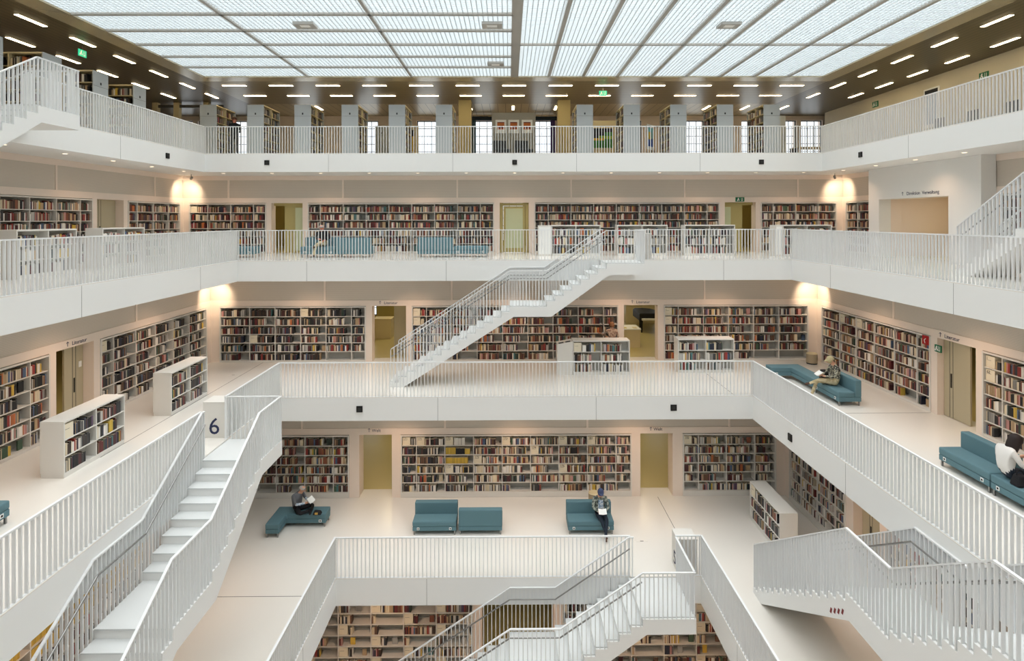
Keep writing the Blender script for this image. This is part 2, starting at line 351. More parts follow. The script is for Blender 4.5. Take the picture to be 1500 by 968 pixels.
# ------------------------------------------------------------------ railings
def bal_mesh(n, dx, dy, h):
    m = MB(); m.box(-dx, dx, -dy, dy, 0, h); me = bpy.data.meshes.new(n); me.from_pydata(m.v, [], m.f); me.materials.append(M_RAIL); return me
BH = RAIL-.03
BAL_X = bal_mesh('baluster_bar', .009, .025, BH); BAL_Y = bal_mesh('baluster_bar', .025, .009, BH)
def balusters(P, run_x, parent, limit):
    """P: list of base points (with bar height); the limit nearest in the picture are single bars, the others one mesh"""
    def key(p):
        q = proj(*p[:3]); 
        return q[2] if q and inframe(p[0], p[1], p[2]+p[3]*.5, 30) else 1e3
    P = sorted(P, key=key)
    for p in P[:limit]:
        o = inst('baluster', BAL_X if run_x else BAL_Y, p[:3], parent); o.scale.z = p[3]/BH
    if P[limit:]:
        m = MB(); a, b = (.009, .025) if run_x else (.025, .009)
        for p in P[limit:]: m.box(p[0]-a, p[0]+a, p[1]-b, p[1]+b, p[2], p[2]+p[3])
        o = m.build('baluster', M_RAIL, parent); o['kind'] = 'stuff'
def railing(a, b, z, label, n=100, group='white gallery railings'):
    (x0, y0), (x1, y1) = a, b
    run_x = abs(x1-x0) > abs(y1-y0); L = abs(x1-x0)+abs(y1-y0)
    t = thing('railing', (x0, y0, z), label, 'railing', group)
    x0, x1 = min(x0, x1), max(x0, x1); y0, y1 = min(y0, y1), max(y0, y1); e = .025
    MB().box(x0-e, x1+e, y0-e, y1+e, z+RAIL-.03, z+RAIL).build('handrail', M_RAIL, t)
    MB().box(x0-e, x1+e, y0-e, y1+e, z+.0, z+.012).build('base_rail', M_RAIL, t)
    k = max(1, round(L/.11))
    P = [(x0+(x1-x0)*i/k, y0+(y1-y0)*i/k, z+.012, RAIL-.042) for i in range(k+1)]
    balusters(P, run_x, t, n)
E_ = -.035
for l in (5, 6, 7, 8):
    w = wl(l)-E_; z = zl(l); wb = w-.06
    nm = LEV[l]
    yb = -w if l < 8 else -w
    near = {5: -4.0, 6: -7.4, 7: -9.0, 8: -8.0}[l]
    gapL = {6: (2.9, 4.1), 8: (2.75, 3.95)}.get(l); gapR = {6: (-4.3, -3.0), 8: (-4.3, -3.0)}.get(l); gapB = {5: (3.02, 4.3), 7: (3.03, 4.33)}.get(l)
    if gapL:
        railing((-w, near), (-w, gapL[0]), z, 'white railing along the left edge of the %s floor, nearer stretch before the stair' % nm)
        railing((-w, gapL[1]), (-w, w), z, 'white railing along the left edge of the %s floor, short stretch beyond the stair' % nm)
    else: railing((-w, near), (-w, w), z, 'white railing along the left edge of the %s floor gallery' % nm)
    if gapR: railing((w, gapR[1]), (w, w), z, 'white railing along the right edge of the %s floor gallery' % nm)
    else: railing((w, near), (w, w), z, 'white railing along the right edge of the %s floor gallery' % nm)
    if gapB:
        railing((-wb, w), (gapB[0], w), z, 'white railing along the back edge of the %s floor, left of its stair' % nm)
        railing((gapB[1], w), (wb, w), z, 'white railing along the back edge of the %s floor, right of its stair' % nm)
    else: railing((-wb, w), (wb, w), z, 'white railing along the back edge of the %s floor gallery' % nm)
# ------------------------------------------------------------------ stairs
RISE = H/23
def stair(label, foot, d, lat, width, z0, tr, land, plat, nb, th=.36):
    """foot: point at the void edge; d: unit run direction; lat: unit direction away from the edge"""
    fx, fy = foot
    def L(s, t, z): return (fx+d[0]*s+lat[0]*t, fy+d[1]*s+lat[1]*t, z0+z)
    t = thing('staircase', (fx, fy, z0), label, 'staircase')
    noz = []                                            # (s start, s end, z) of every tread
    s = 0
    for i in range(1, 15): noz.append((s, s+tr, RISE*i)); s += tr
    noz.append((s, s+land, RISE*15)); s1 = s; s += land; s2 = s
    for i in range(16, 23): noz.append((s, s+tr, RISE*i)); s += tr
    noz.append((s, s+plat, H)); s3 = s; s4 = s+plat
    top = [(0, 0)]
    for a, b, z in noz: top += [(a, z-.03), (b, z-.03)]
    def soff(ss):
        if ss < s1: return RISE*15-(s1-ss)*(RISE/tr)-th+RISE*.2
        if ss < s2: return RISE*15-th
        if ss < s3: return RISE*15-th+(ss-s2)*((H-.40-RISE*15+th)/(s3-s2))
        return H-.40
    k = max(0, (th-RISE*.2-RISE*15+s1*(RISE/tr))/(RISE/tr))
    bot = [(s4, H-.40), (s3+.1, H-.40), (s2+.15, RISE*15-th), (s1+.12, RISE*15-th), (max(.45, k), 0)]
    m = MB(L)
    # the stepped body is built as slices so that every face stays convex
    e = .02
    prof = []
    for a, b, z in noz:
        prof.append((a, b, z-.03))
    def botz(ss):
        pts = [(0, 0)]+list(reversed(bot))
        for (a0, b0), (a1, b1) in zip(pts, pts[1:]):
            if a0 <= ss <= a1: return b0+(b1-b0)*(ss-a0)/max(1e-6, a1-a0)
        return H-.40
    cuts = sorted(set([p[0] for p in bot if 0 < p[0] < s4]))
    for a, b, z in prof:
        xs = [a]+[c for c in cuts if a+1e-4 < c < b-1e-4]+[b]
        for q, r in zip(xs, xs[1:]):
            zq, zr = botz(q+1e-5), botz(r-1e-5)
            m.hexa([(q, 0.012, zq), (r, .012, zr), (r, width, zr), (q, width, zq), (q, .012, z), (r, .012, z), (r, width, z), (q, width, z)])
    m.build('flight', M_PL, t)
    for i, (a, b, z) in enumerate(noz):
        nm = 'tread' if i not in (14, 22) else 'landing'
        MB(L).box(a-.02 if i else a, b-.001, .055, width-.045, z-.03, z).build(nm, M_TREAD, t)
    # the two railings, one on each side, and one across the far end
    LH = 1.0
    def noseline(ss):
        if ss <= s1: return RISE+ss*(RISE/tr)*1.0
        if ss <= s2: return RISE*15
        if ss <= s3: return RISE*15+(ss-s2)*(RISE*8/(s3-s2))
        return H
    prev = None
    def tz(ss):
        for a, b, z in noz:
            if a-1e-6 <= ss < b: return z
        return H
    run_x = abs(d[0]) > .5
    for side, tt in (('outer', width-.025), ('inner', .03)):
        kn = [(0.03, noseline(0)), (s1, RISE*15.5), (s2, RISE*15.5), (s3, H)]
        kn.append((s4 if side == 'outer' else s3+.12, H))          # the landing is open towards the gallery
        m = MB(L); hw = .024
        for (a, za), (b, zb) in zip(kn, kn[1:]):
            m.hexa([(a, tt-hw, za+LH+.07), (b, tt-hw, zb+LH+.07), (b, tt+hw, zb+LH+.07), (a, tt+hw, za+LH+.07), (a, tt-hw, za+LH+.1), (b, tt-hw, zb+LH+.1), (b, tt+hw, zb+LH+.1), (a, tt+hw, za+LH+.1)])
        r = m.build('stair_railing', M_RAIL, t)
        def hz(ss):
            for (a, za), (b, zb) in zip(kn, kn[1:]):
                if ss <= b: return za+(zb-za)*(ss-a)/max(1e-6, b-a)+LH+.07
            return H+LH+.07
        P = []; n = int(s4/.11)
        smax = kn[-1][0]; n = int(smax/.11)
        for i in range(n+1):
            ss = .03+(smax-.06)*i/n; b0 = tz(ss)-(.03); x, y, _ = L(ss, tt, 0)
            P.append((x, y, z0+b0, hz(ss)-b0))
        balusters(P, run_x, r, nb)
        # round grab rail on brackets inside the railing
        ti = tt-.075 if side == 'outer' else tt+.075
        m = MB(); kk = [(a, z+.82) for a, z in kn[:-1]]
        for (a, za), (b, zb) in zip(kk, kk[1:]): m.tube(L(a, ti, za), L(b, ti, zb), .018, 8)
        m.build('grab_rail', M_STEEL, t)
    m = MB(L); m.box(s4-.05, s4, .03, width-.03, H+LH+.07, H+LH+.1); r = m.build('end_railing', M_RAIL, t)
    P = []; k = int((width-.1)/.11)
    for i in range(1, k+1):
        x, y, _ = L(s4-.025, .03+(width-.06)*i/(k+1), 0); P.append((x, y, z0+H, LH+.07))
    balusters(P, not run_x, r, nb)
    return t, L, (s1, s2, s3, s4)
stair('white stair climbing away along the left side to the cabinet numbered 6', (-wl(6), -4.98), (0, 1), (1, 0), 1.4, zl(5), .31, 1.3, 1.27, 60, .48)
sd, Ld, sq = stair('white stair at lower right, rising towards the viewer from the fifth floor', (wl(6), 4.29), (0, -1), (-1, 0), 1.36, zl(5), .29, 1.25, 1.27, 60, .50)
m = MB(Ld)
for i in range(4):
    a = sq[0]-.12-i*.13; zb = RISE*15.2-.5-(sq[0]-a)*RISE/.29+.02; m.hexa([(a, 1.352, zb), (a+.05, 1.352, zb), (a+.05, 1.366, zb), (a, 1.366, zb), (a+.03, 1.352, zb+.11), (a+.08, 1.352, zb+.11), (a+.08, 1.366, zb+.11), (a+.03, 1.366, zb+.11)])
m.build('red_stripe', mat('dark_red_marking', (120, 34, 34), .6), sd)
stair('white stair rising rightwards in the middle to the cabinet numbered 7', (-4.23, wl(7)), (1, 0), (0, -1), 1.43, zl(6), .287, 1.23, 1.3, 50)
stair('white stair at bottom centre rising to the cabinet numbered 5', (-4.26, wl(5)), (1, 0), (0, -1), 1.62, zl(4), .287, 1.23, 1.3, 60)
stair('white stair at upper left rising to the top floor along the left edge', (-wl(8), -5.16), (0, 1), (1, 0), 1.4, zl(7), .31, 1.3, 1.27, 40)
stair('white stair at upper right rising towards the viewer from the seventh floor', (wl(8), 4.15), (0, -1), (-1, 0), 1.14, zl(7), .29, 1.25, 1.27, 40)
# numbered cabinets at the stair heads
NUMS = []
def cabinet(x0, x1, y0, y1, z, h, dig, where, ang, pos, size):
    t = thing('number_cabinet', ((x0+x1)/2, (y0+y1)/2, z), 'white box cabinet printed with a dark blue %s, %s' % (dig, where), 'cabinet')
    MB().box(x0, x1, y0, y1, z, z+h-.03).build('body', M_SHELF, t, bevel=.006)
    MB().box(x0-.005, x1+.005, y0-.005, y1+.005, z+h-.03, z+h).build('top', M_SHELF, t, bevel=.004)
    NUMS.append((dig, size, pos, ang, t))
cabinet(-8.12, -7.54, 4.18, 4.72, zl(6), .92, '6', 'at the head of the left stair', 0, (-7.83, 4.174, zl(6)+.10), .6)
cabinet(4.38, 4.92, 10.05, 10.6, zl(7), .95, '7', 'at the head of the middle stair', -PI/2, (4.374, 10.32, zl(7)+.12), .52)
cabinet(4.36, 4.9, 5.06, 5.62, zl(5), .95, '5', 'at the head of the lowest stair', -PI/2, (4.354, 5.33, zl(5)+.12), .52)
# ------------------------------------------------------------------ books
PAL = {
 'black': (24, 24, 27), 'charcoal': (54, 54, 56), 'navy': (36, 42, 62), 'dark brown': (60, 44, 36), 'brown': (104, 76, 58), 'dark red': (98, 36, 36),
 'red': (148, 54, 48), 'maroon': (74, 34, 38), 'cream': (216, 202, 174), 'white': (224, 220, 212), 'tan': (178, 152, 118), 'yellow': (204, 172, 70),
 'orange': (184, 106, 60), 'green': (68, 92, 72), 'dark green': (42, 58, 48), 'grey': (134, 132, 128), 'blue': (78, 100, 130), 'teal': (72, 114, 116),
 'pink': (188, 140, 134), 'purple': (86, 68, 92), 'rust': (134, 80, 58), 'pale grey': (186, 184, 178)}
KEYS = list(PAL)
MIX = {
 'dark': dict(zip(KEYS, (24, 14, 6, 8, 4, 5, 2, 4, 6, 8, 4, 1, 1, 1.5, 2, 6, 2, .7, 1, 1, 2, 5))),
 'red': dict(zip(KEYS, (8, 5, 4, 9, 8, 9, 6, 8, 16, 9, 10, 2, 2, 2, 2, 4, 2, 1, 4, 2, 6, 4))),
 'cream': dict(zip(KEYS, (9, 6, 4, 6, 7, 5, 4, 4, 18, 12, 10, 3, 2, 2, 2, 5, 3, 1.5, 4, 2, 5, 6))),
 'mixed': dict(zip(KEYS, (14, 9, 5, 7, 6, 6, 4, 5, 12, 10, 6, 3, 2.5, 3, 3, 5, 3, 1.5, 2, 2, 4, 5))),
 'yellow': dict(zip(KEYS, (3, 0, 0, 0, 0, 0, 0, 0, 2, 1, 0, 70, 0, 0, 0, 0, 0, 0, 0, 0, 0, 0))),
 'comics': dict(zip(KEYS, (10, 7, 5, 3, 3, 3, 4, 3, 9, 24, 4, 3, 2, 3, 2, 8, 5, 3, 3, 2, 2, 10)))}
CUM = {}
for k_, d_ in MIX.items():
    acc = 0; L_ = []
    for kk in KEYS: acc += d_[kk]; L_.append(acc)
    CUM[k_] = L_
def pick(mix):
    c = CUM[mix]; return KEYS[bisect(c, random.random()*c[-1])]
BOOKS = []        # (position of lower left front corner, angle, thickness, depth, height, colour, label bits)
BLOCKS = []
def fill(f, ang, u0, u1, v, z, hmax, mix, frac, lab):
    """one compartment: books from u0 on, spines at v facing -v"""
    full = u1-u0; end = u0+full*frac; u = u0+.01; k = 0
    runcol, runleft = None, 0
    while True:
        if runleft <= 0:
            runcol, runleft = pick(mix), random.choice((1, 1, 1, 1, 1, 1, 2, 2, 3)) if mix != 'yellow' else 9
            rt = random.uniform(.016, .036) if random.random() < .82 else random.uniform(.036, .055)
            rh = hmax*random.uniform(.64, .84)
        runleft -= 1
        t = max(.014, rt*random.uniform(.92, 1.08)); h = min(hmax*.94, rh*random.uniform(.97, 1.03)); d = random.uniform(.13, .19)
        if u+t > end: break
        k += 1
        BOOKS.append((f(u, v+.03, z), ang, t, d, h, runcol, (k, lab)))
        u += t+.0015
    if frac < .8 and random.random() < .4 and u+.3 < u1:      # a volume shown face out on the free end
        w = random.uniform(.13, .17); uu = random.uniform(u+.06, u1-w-.03)
        BOOKS.append((f(uu, v+.08, z), ang, w, .03, hmax*random.uniform(.62, .8), pick('mixed'), (k+1, lab)))
def block(f, ang, u, v, z, h, num=None, lab=''):
    BLOCKS.append((f, ang, u, v, z, h, num, lab))
ROWW = ['top', 'second', 'third', 'fourth', 'fifth', 'bottom']
# ------------------------------------------------------------------ wall bookshelves
def wall_shelf(l, s, u0, u1, ups, mix, base, label, short, fills=(.55, 1.0), blocks=()):
    f = SIDE[s]; ang = ANG[s]; V = wv(l); z0 = zl(l); zt = z0+2.185; zb = z0+base; rows = 6
    if inframe(*f(u0, V, z0+1)) is False and inframe(*f(u1, V, z0+1)) is False and inframe(*f((u0+u1)/2, V, z0+1)) is False: return
    t = thing('wall_bookshelf', f((u0+u1)/2, V, z0), label, 'bookshelf', 'white bookshelves built into the walls')
    D = .34; e = .002
    m = MB(f)
    fr = .045
    for a, b, c, d in ((u0+e, u0+fr, z0+.005, zt), (u1-fr, u1-e, z0+.005, zt), (u0+fr, u1-fr, zt-.045, zt), (u0+fr, u1-fr, z0+.005, zb)): m.box(a, b, V-.03, V+D, c, d)
    m.build('frame', M_SHELF, t)
    MB(f).box(u0+fr, u1-fr, V+D-.02, V+D, zb, zt-.045).build('back_panel', M_BACK, t)
    pitch = (zt-.045-zb)/rows
    for u in ups: MB(f).box(u-.012, u+.012, V-.005, V+D-.02, zb, zt-.045).build('upright', M_SHELF, t)
    for r in range(1, rows): MB(f).box(u0+fr, u1-fr, V-.003, V+D-.021, zb+pitch*r-.022, zb+pitch*r).build('shelf_board', M_SHELF, t)
    edges = [u0+fr]+list(ups)+[u1-fr]
    bl = {(r, c): n for r, c, n in blocks}
    for c, (a, b) in enumerate(zip(edges, edges[1:])):
        for r in range(rows):
            z = zb+pitch*(rows-1-r)+.0
            mid = f((a+b)/2, V, z+.15)
            if not inframe(*mid, 40): continue
            hm = pitch-.025
            lo, hi = fills; fr_ = random.uniform(lo, hi) if random.random() < .8 else 1.0
            if r == rows-1 and random.random() < .35: fr_ *= random.choice((0, .3, .5))
            ua = a+.015
            if (r, c) in bl: block(f, ang, ua, V, z, hm*.92, bl[(r, c)], '%s shelf, %s bay, %s' % (ROWW[r], ordn(c+1), short)); ua += .29
            mm = mix(r, c) if callable(mix) else mix
            if fr_ > .05: fill(f, ang, ua, ua+(b-.012-ua), V, z, hm, mm, fr_, '%s shelf, %s bay, %s' % (ROWW[r], ordn(c+1), short))
WS = {}
def ups_of(l, s, i): return OPEN[(l, s)]
NAMES = {
 (6, 'b'): ['left', 'middle', 'right'], (5, 'b'): ['left', 'middle', 'right'], (7, 'b'): ['far left', 'left of the door', 'right of the door', 'far right']}
def do_wall(l, s, mixes, base, fills, blocks=None):
    sh = [o for o in sorted(OPEN[(l, s)]) if o[2] == 's']
    for i, (u0, u1, k, up) in enumerate(sh):
        nm = NAMES.get((l, s))
        if nm: pos = nm[i]
        else:
            order = i if s == 'r' else len(sh)-1-i
            pos = ['far', 'middle', 'near', 'nearest'][order] if len(sh) < 4 else ['far', 'second', 'third', 'near'][order]
        label = 'white built-in bookshelf of books, %s in the %s wall, %s floor' % (pos, SNAME[s], LEV[l])
        short = '%s %s-wall shelf, %s floor' % (pos if ' ' not in pos else pos.replace(' of the door', '-of-door'), SNAME[s], LEV[l])
        wall_shelf(l, s, u0, u1, up, mixes[i % len(mixes)], base, label, short, fills, (blocks or {}).get(i, ()))
do_wall(6, 'b', ['dark', 'red', 'red'], .07, (.6, 1), {0: [(0, 3, ''), (3, 1, '')], 1: [(0, 0, ''), (1, 0, '')], 2: [(0, 0, 'i'), (1, 0, '')]})
do_wall(6, 'l', ['dark', 'mixed', 'dark'], .07, (.6, 1), {2: [(0, 0, '')], 1: [(0, 6, '')]})
do_wall(6, 'r', ['red', 'cream', 'mixed'], .07, (.75, 1), {0: [(0, 1, ''), (0, 2, '')], 1: [(0, 0, 'i'), (1, 0, '62')]})
ymix = lambda r, c: 'yellow' if c == 2 and r < 3 else 'cream' if c > 2 else 'dark'
do_wall(5, 'b', ['red', ymix, 'cream'], .19, (.6, 1), {1: [(0, 0, '171'), (0, 1, '171'), (0, 2, '172'), (0, 4, '173'), (0, 6, '175'), (0, 7, '181'), (1, 5, '174'), (2, 3, '172'), (3, 2, '172'), (3, 6, '176')], 2: [(0, 0, '182')]})
do_wall(5, 'r', ['comics', 'comics', 'comics'], .19, (.8, 1))
do_wall(5, 'l', ['mixed', lambda r, c: 'yellow' if c > 3 and r < 3 else 'dark', 'dark'], .19, (.8, 1))
do_wall(7, 'b', ['red', 'red', 'red', 'red'], .07, (.75, 1), {0: [(0, 0, '')]})
do_wall(7, 'l', ['red', 'red', 'red', 'red'], .07, (.75, 1))
do_wall(7, 'r', ['red', 'red', 'red', 'red'], .07, (.75, 1))
b4l = [(r, c, '') for r in range(6) for c in range(7) if (r*3+c*2) % 5 < 2]
do_wall(4, 'b', ['red', 'red'], .12, (.1, .5), {0: b4l, 1: b4l[::2]})
# ------------------------------------------------------------------ free-standing low bookcases
def low_case(loc, yaw, L, label, short, mix, h=1.23, dep=.52, both=True, fills=(.6, 1), num=True):
    """front faces local -y, loc is the lower left front corner"""
    f = frame(loc, yaw); t = thing('low_bookcase', f(L/2, dep/2, 0), label, 'bookcase', 'low white free-standing bookcases')
    MB(f).box(.01, L-.01, .01, dep-.01, 0, .1).build('plinth', M_SHELF, t)
    MB(f).box(0, L, 0, dep, h-.04, h).build('top', M_SHELF, t, bevel=.004)
    for a in (0, L-.03): MB(f).box(a, a+.03, 0, dep, .1, h-.04).build('end_panel', M_SHELF, t)
    MB(f).box(.03, L-.03, dep/2-.01, dep/2+.01, .1, h-.04).build('back_panel', M_BACK, t)
    MB(f).box(L/2-.012, L/2+.012, .004, dep-.004, .1, h-.04).build('upright', M_SHELF, t)
    p = (h-.04-.1)/3
    for r in range(3):
        if r: MB(f).box(.03, L-.03, .003, dep-.003, .1+p*r-.02, .1+p*r).build('shelf_board', M_SHELF, t)
        for c, (a, b) in enumerate(((.03, L/2-.012), (L/2+.012, L-.03))):
            rw = ['bottom', 'middle', 'top'][r]; lab = '%s shelf, %s half, %s' % (rw, ('left', 'right')[c], short)
            ua = a+.01
            if num and r == 2 and c == 0: block(f, yaw, ua, 0, .1+p*r, p*.88, '', lab); ua += .29
            fill(f, yaw, ua, b-.01, 0, .1+p*r, p-.025, mix, random.uniform(*fills), lab)
            if both:
                g = frame(f(L, dep, 0), yaw+PI); fill(g, yaw+PI, a+.01, b-.01, 0, .1+p*r, p-.025, mix, .8, 'rear '+lab)
X6 = -wl(6)-2.44; X7 = -wl(7)-2.40
low_case((X6, 1.9, zl(6)), PI/2, 1.96, 'low white bookcase on the left of the sixth floor, the nearer one with dark books', 'nearer left case', 'dark')
low_case((X6, 5.83, zl(6)), PI/2, 1.96, 'low white bookcase on the left of the sixth floor, the farther one', 'farther left case', 'dark', num=False)
low_case((X7, 3.59, zl(7)), PI/2, 1.96, 'low white bookcase behind the seventh-floor left railing, nearer one', 'nearer case upstairs left', 'comics', num=False)
low_case((X7, 6.56, zl(7)), PI/2, 1.96, 'low white bookcase behind the seventh-floor left railing, farther one', 'farther case upstairs left', 'comics', num=False)
low_case((wl(5)+2.59, 7.9, zl(5)), -PI/2, 2.04, 'low white bookcase on the right of the fifth floor', 'fifth-floor low case', 'dark')
low_case((2.05, 9.95, zl(6)), 0, 2.05, 'low white bookcase beside the slotted return box on the sixth floor', 'case beside return box', 'comics')
low_case((5.9, 10.15, zl(6)), 0, 2.05, 'low white bookcase near the back right corner of the sixth floor', 'case near right corner', 'comics', num=False)
low_case((1.46, 12.12, zl(7)), 0, 1.95, 'low white bookcase just left of the middle stair head, seventh floor', 'case left of stair head', 'comics', num=False)
low_case((4.08, 12.12, zl(7)), 0, 2.0, 'low white bookcase behind the cabinet numbered 7', 'case behind number 7', 'comics', num=False)
low_case((6.73, 12.0, zl(7)), 0, 2.0, 'low white bookcase right of the one behind the number 7', 'case right of number 7', 'comics', num=False)
low_case((10.34, 11.4, zl(7)), 0, 1.9, 'low white bookcase at the back right corner of the seventh floor', 'case at right corner upstairs', 'dark', num=False)
def end_box(x0, x1, y0, y1, z, h, label, slots):
    t = thing('return_box', ((x0+x1)/2, (y0+y1)/2, z), label, 'return box'); 
    m = MB(); m.hexa([(x0, y0, z), (x1, y0, z), (x1, y1, z), (x0, y1, z), (x0, y0, z+h-.1*slots), (x1, y0, z+h), (x1, y1, z+h), (x0, y1, z+h-.1*slots)]); m.build('body', M_SHELF, t)
    if slots:
        for a in (.1, .55):
            m = MB(); w = x1-x0; za = z+h-.1+.1*a+.003; zb_ = z+h-.1+.1*(a+.32)+.003
            m.hexa([(x0+w*a, y0+.04, za-.01), (x0+w*(a+.32), y0+.04, zb_-.01), (x0+w*(a+.32), y0+.22, zb_-.01), (x0+w*a, y0+.22, za-.01), (x0+w*a, y0+.04, za), (x0+w*(a+.32), y0+.04, zb_), (x0+w*(a+.32), y0+.22, zb_), (x0+w*a, y0+.22, za)])
            m.build('slot', M_DARK, t)
    else: MB().box(x0+.03, x1-.03, y0-.006, y0-.001, z+.08, z+h-.06).build('door', M_WHITE, t)
end_box(1.49, 2.04, 9.95, 10.45, zl(6), 1.2, 'white box with a sloped top and two dark slots beside the bookcase', 1)
end_box(.93, 1.45, 12.12, 12.62, zl(7), 1.22, 'plain white box at the left end of a bookcase, seventh floor', 0)
end_box(10.06, 10.33, 11.4, 11.9, zl(7), 1.22, 'plain white narrow box at the left end of the right corner bookcase', 0)
# ------------------------------------------------------------------ tall bookcases of the top floor
def tall_case(loc, yaw, L, label, short, wid=.7, h=2.22):
    """end panel faces local -y at y=0, runs L to +y; shelves on both long sides"""
    f = frame(loc, yaw); t = thing('tall_bookcase', f(wid/2, 0, 0), label, 'bookcase', 'tall grey-ended bookcases of the top floor')
    e = MB(f); e.box(0, wid, 0, .03, 0, h); e = e.build('end_panel', M_GREY, t)
    MB(f).box(0, wid, -.003, -.0005, 1.735, 1.742).build('panel_joint', M_JOINT, e); MB(f).box(wid*.46, wid*.54, -.008, -.0005, 1.8, 1.88).build('label_holder', M_DARK, e)
    MB(f).box(0, wid, L-.03, L, 0, h).build('end_panel', M_GREY, t)
    MB(f).box(0, wid, .03, L-.03, h-.04, h).build('top', M_CREAM, t); MB(f).box(.02, wid-.02, .03, L-.03, 0, .1).build('plinth', M_CREAM, t)
    MB(f).box(wid/2-.01, wid/2+.01, .03, L-.03, .1, h-.04).build('back_panel', M_BACK, t)
    MB(f).box(.003, wid-.003, L/2-.012, L/2+.012, .1, h-.04).build('upright', M_CREAM, t)
    p = (h-.14)/6
    for r in range(6):
        if r: MB(f).box(.002, wid-.002, .03, L-.03, .1+p*r-.02, .1+p*r).build('shelf_board', M_CREAM, t)
        for sgn in (0, 1):
            org, a = ((0, L), yaw-PI/2) if sgn == 0 else ((wid, 0), yaw+PI/2)
            o = f(org[0], org[1], 0); g = frame(o, a)
            if not inframe(*g(L/2, 0, .1+p*r), 60): continue
            q = g(L/2, -1, 1); c = g(L/2, 0, 1)
            if (Vector(q)-Vector(c)).dot(CAM-Vector(c)) < 0: continue
            for b, (u0, u1) in enumerate(((.04, L/2-.02), (L/2+.02, L-.04))):
                fill(g, a, u0, u1, 0, .1+p*r, p-.025, 'dark', random.uniform(.7, 1), '%s shelf, %s half, %s' % (ROWW[5-r], ('left', 'right')[b], short))
z8 = zl(8)
for i, x in enumerate((-13, -11, -9, -7, -5, -3, 3, 5, 7, 9, 11)):
    tall_case((x-.34, 13.75, z8), 0, 1.7, 'tall grey-ended bookcase at the back of the top floor, %s from left' % ordn(i+1), '%s tall case' % ordn(i+1))
for i, y in enumerate((10.1, 8.1, 6.1, 4.1, 2.1)):
    tall_case((-13.75, y, z8), PI/2, 2.0, 'tall grey-ended bookcase over the left gallery railing, %s from the far end' % ordn(i+1), '%s left tall case' % ordn(i+1))
for i, (x, y) in enumerate(((-8.2, 17.0), (-7.2, 19.2), (12.2, 16.4))):
    tall_case((x, y, z8), 0, 1.6, 'tall bookcase in the second row behind, %s from left' % ordn(i+1), 'rear tall case %s' % ordn(i+1))

# ------------------------------------------------------------------ upholstered seats
def seat(loc, yaw, w, label, back=True, dep=.7, group='teal upholstered lounge seats', legs=4):
    """front left floor corner at loc, front faces local -y"""
    f = frame(loc, yaw); t = thing('lounge_sofa' if back else 'lounge_bench', f(w/2, dep/2, 0), label, 'sofa' if back else 'bench', group)
    b = MB(f).box(.005, w-.005, .005, dep-.005, .13, .26).build('base', M_BLUE, t, bevel=.012)
    for x in (.18, w-.18):
        p = MB(f).box(x-.037, x+.037, -.004, .006, .168, .242).build('socket_plate', M_WHITE, b)
        MB(f).box(x-.02, x+.02, -.006, -.003, .185, .225).build('socket', M_BLACK, t)
    MB(f).box(0, w, 0, dep-(.2 if back else 0), .262, .42).build('seat_cushion', M_BLUE, t, bevel=.03)
    if back: MB(f).box(0, w, dep-.2, dep, .262, .77).build('backrest', M_BLUE, t, bevel=.025)
    for x in (.05, w-.05):
        for y in (.05, dep-.05): m = MB(f); m.box(x-.018, x+.018, y-.018, y+.018, 0, .132); m.build('leg', M_STEEL, t)
    return t
z5, z6 = zl(5), zl(6)
seat((-3.24, 7.05, z5), 0, 1.35, 'teal sofa facing the viewer on the fifth floor, left of the one turned away')
seat((-.47, 7.75, z5), PI, 1.35, 'teal sofa seen from behind, fifth floor centre')
seat((1.56, 7.03, z5), 0, 1.42, 'teal sofa on the fifth floor under the man in the blue cap')
seat((-8.32, 11.6, z7), 0, 1.36, 'teal sofa on the seventh floor that the bald reader sits on')
seat((-5.58, 12.25, z7), PI, 1.36, 'teal sofa seen from behind beside the seated bald reader, seventh floor')
seat((-2.42, 12.25, z7), PI, 1.36, 'teal sofa seen from behind left of the centre door, seventh floor')
seat((-2.40, 11.6, z7), 0, 1.34, 'low teal bench just left of the centre door, seventh floor', back=False)
seat((-11.6, 11.65, z7), 0, 1.46, 'low teal bench in the far left corner of the seventh floor', back=False)
seat((9.57, 7.78, z6), -PI/2, 1.38, 'teal sofa under the man in the patterned jacket, sixth floor right')
seat((9.50, 2.36, z6), -PI/2, 1.37, 'long teal sofa with a high back on the right of the sixth floor')
seat((9.50, .97, z6), -PI/2, 1.37, 'low teal bench under the woman in white, sixth floor right', back=False)
seat((-9.51, -1.25, z6), PI/2, 1.37, 'teal bench cut by the left picture edge, sixth floor', back=False)
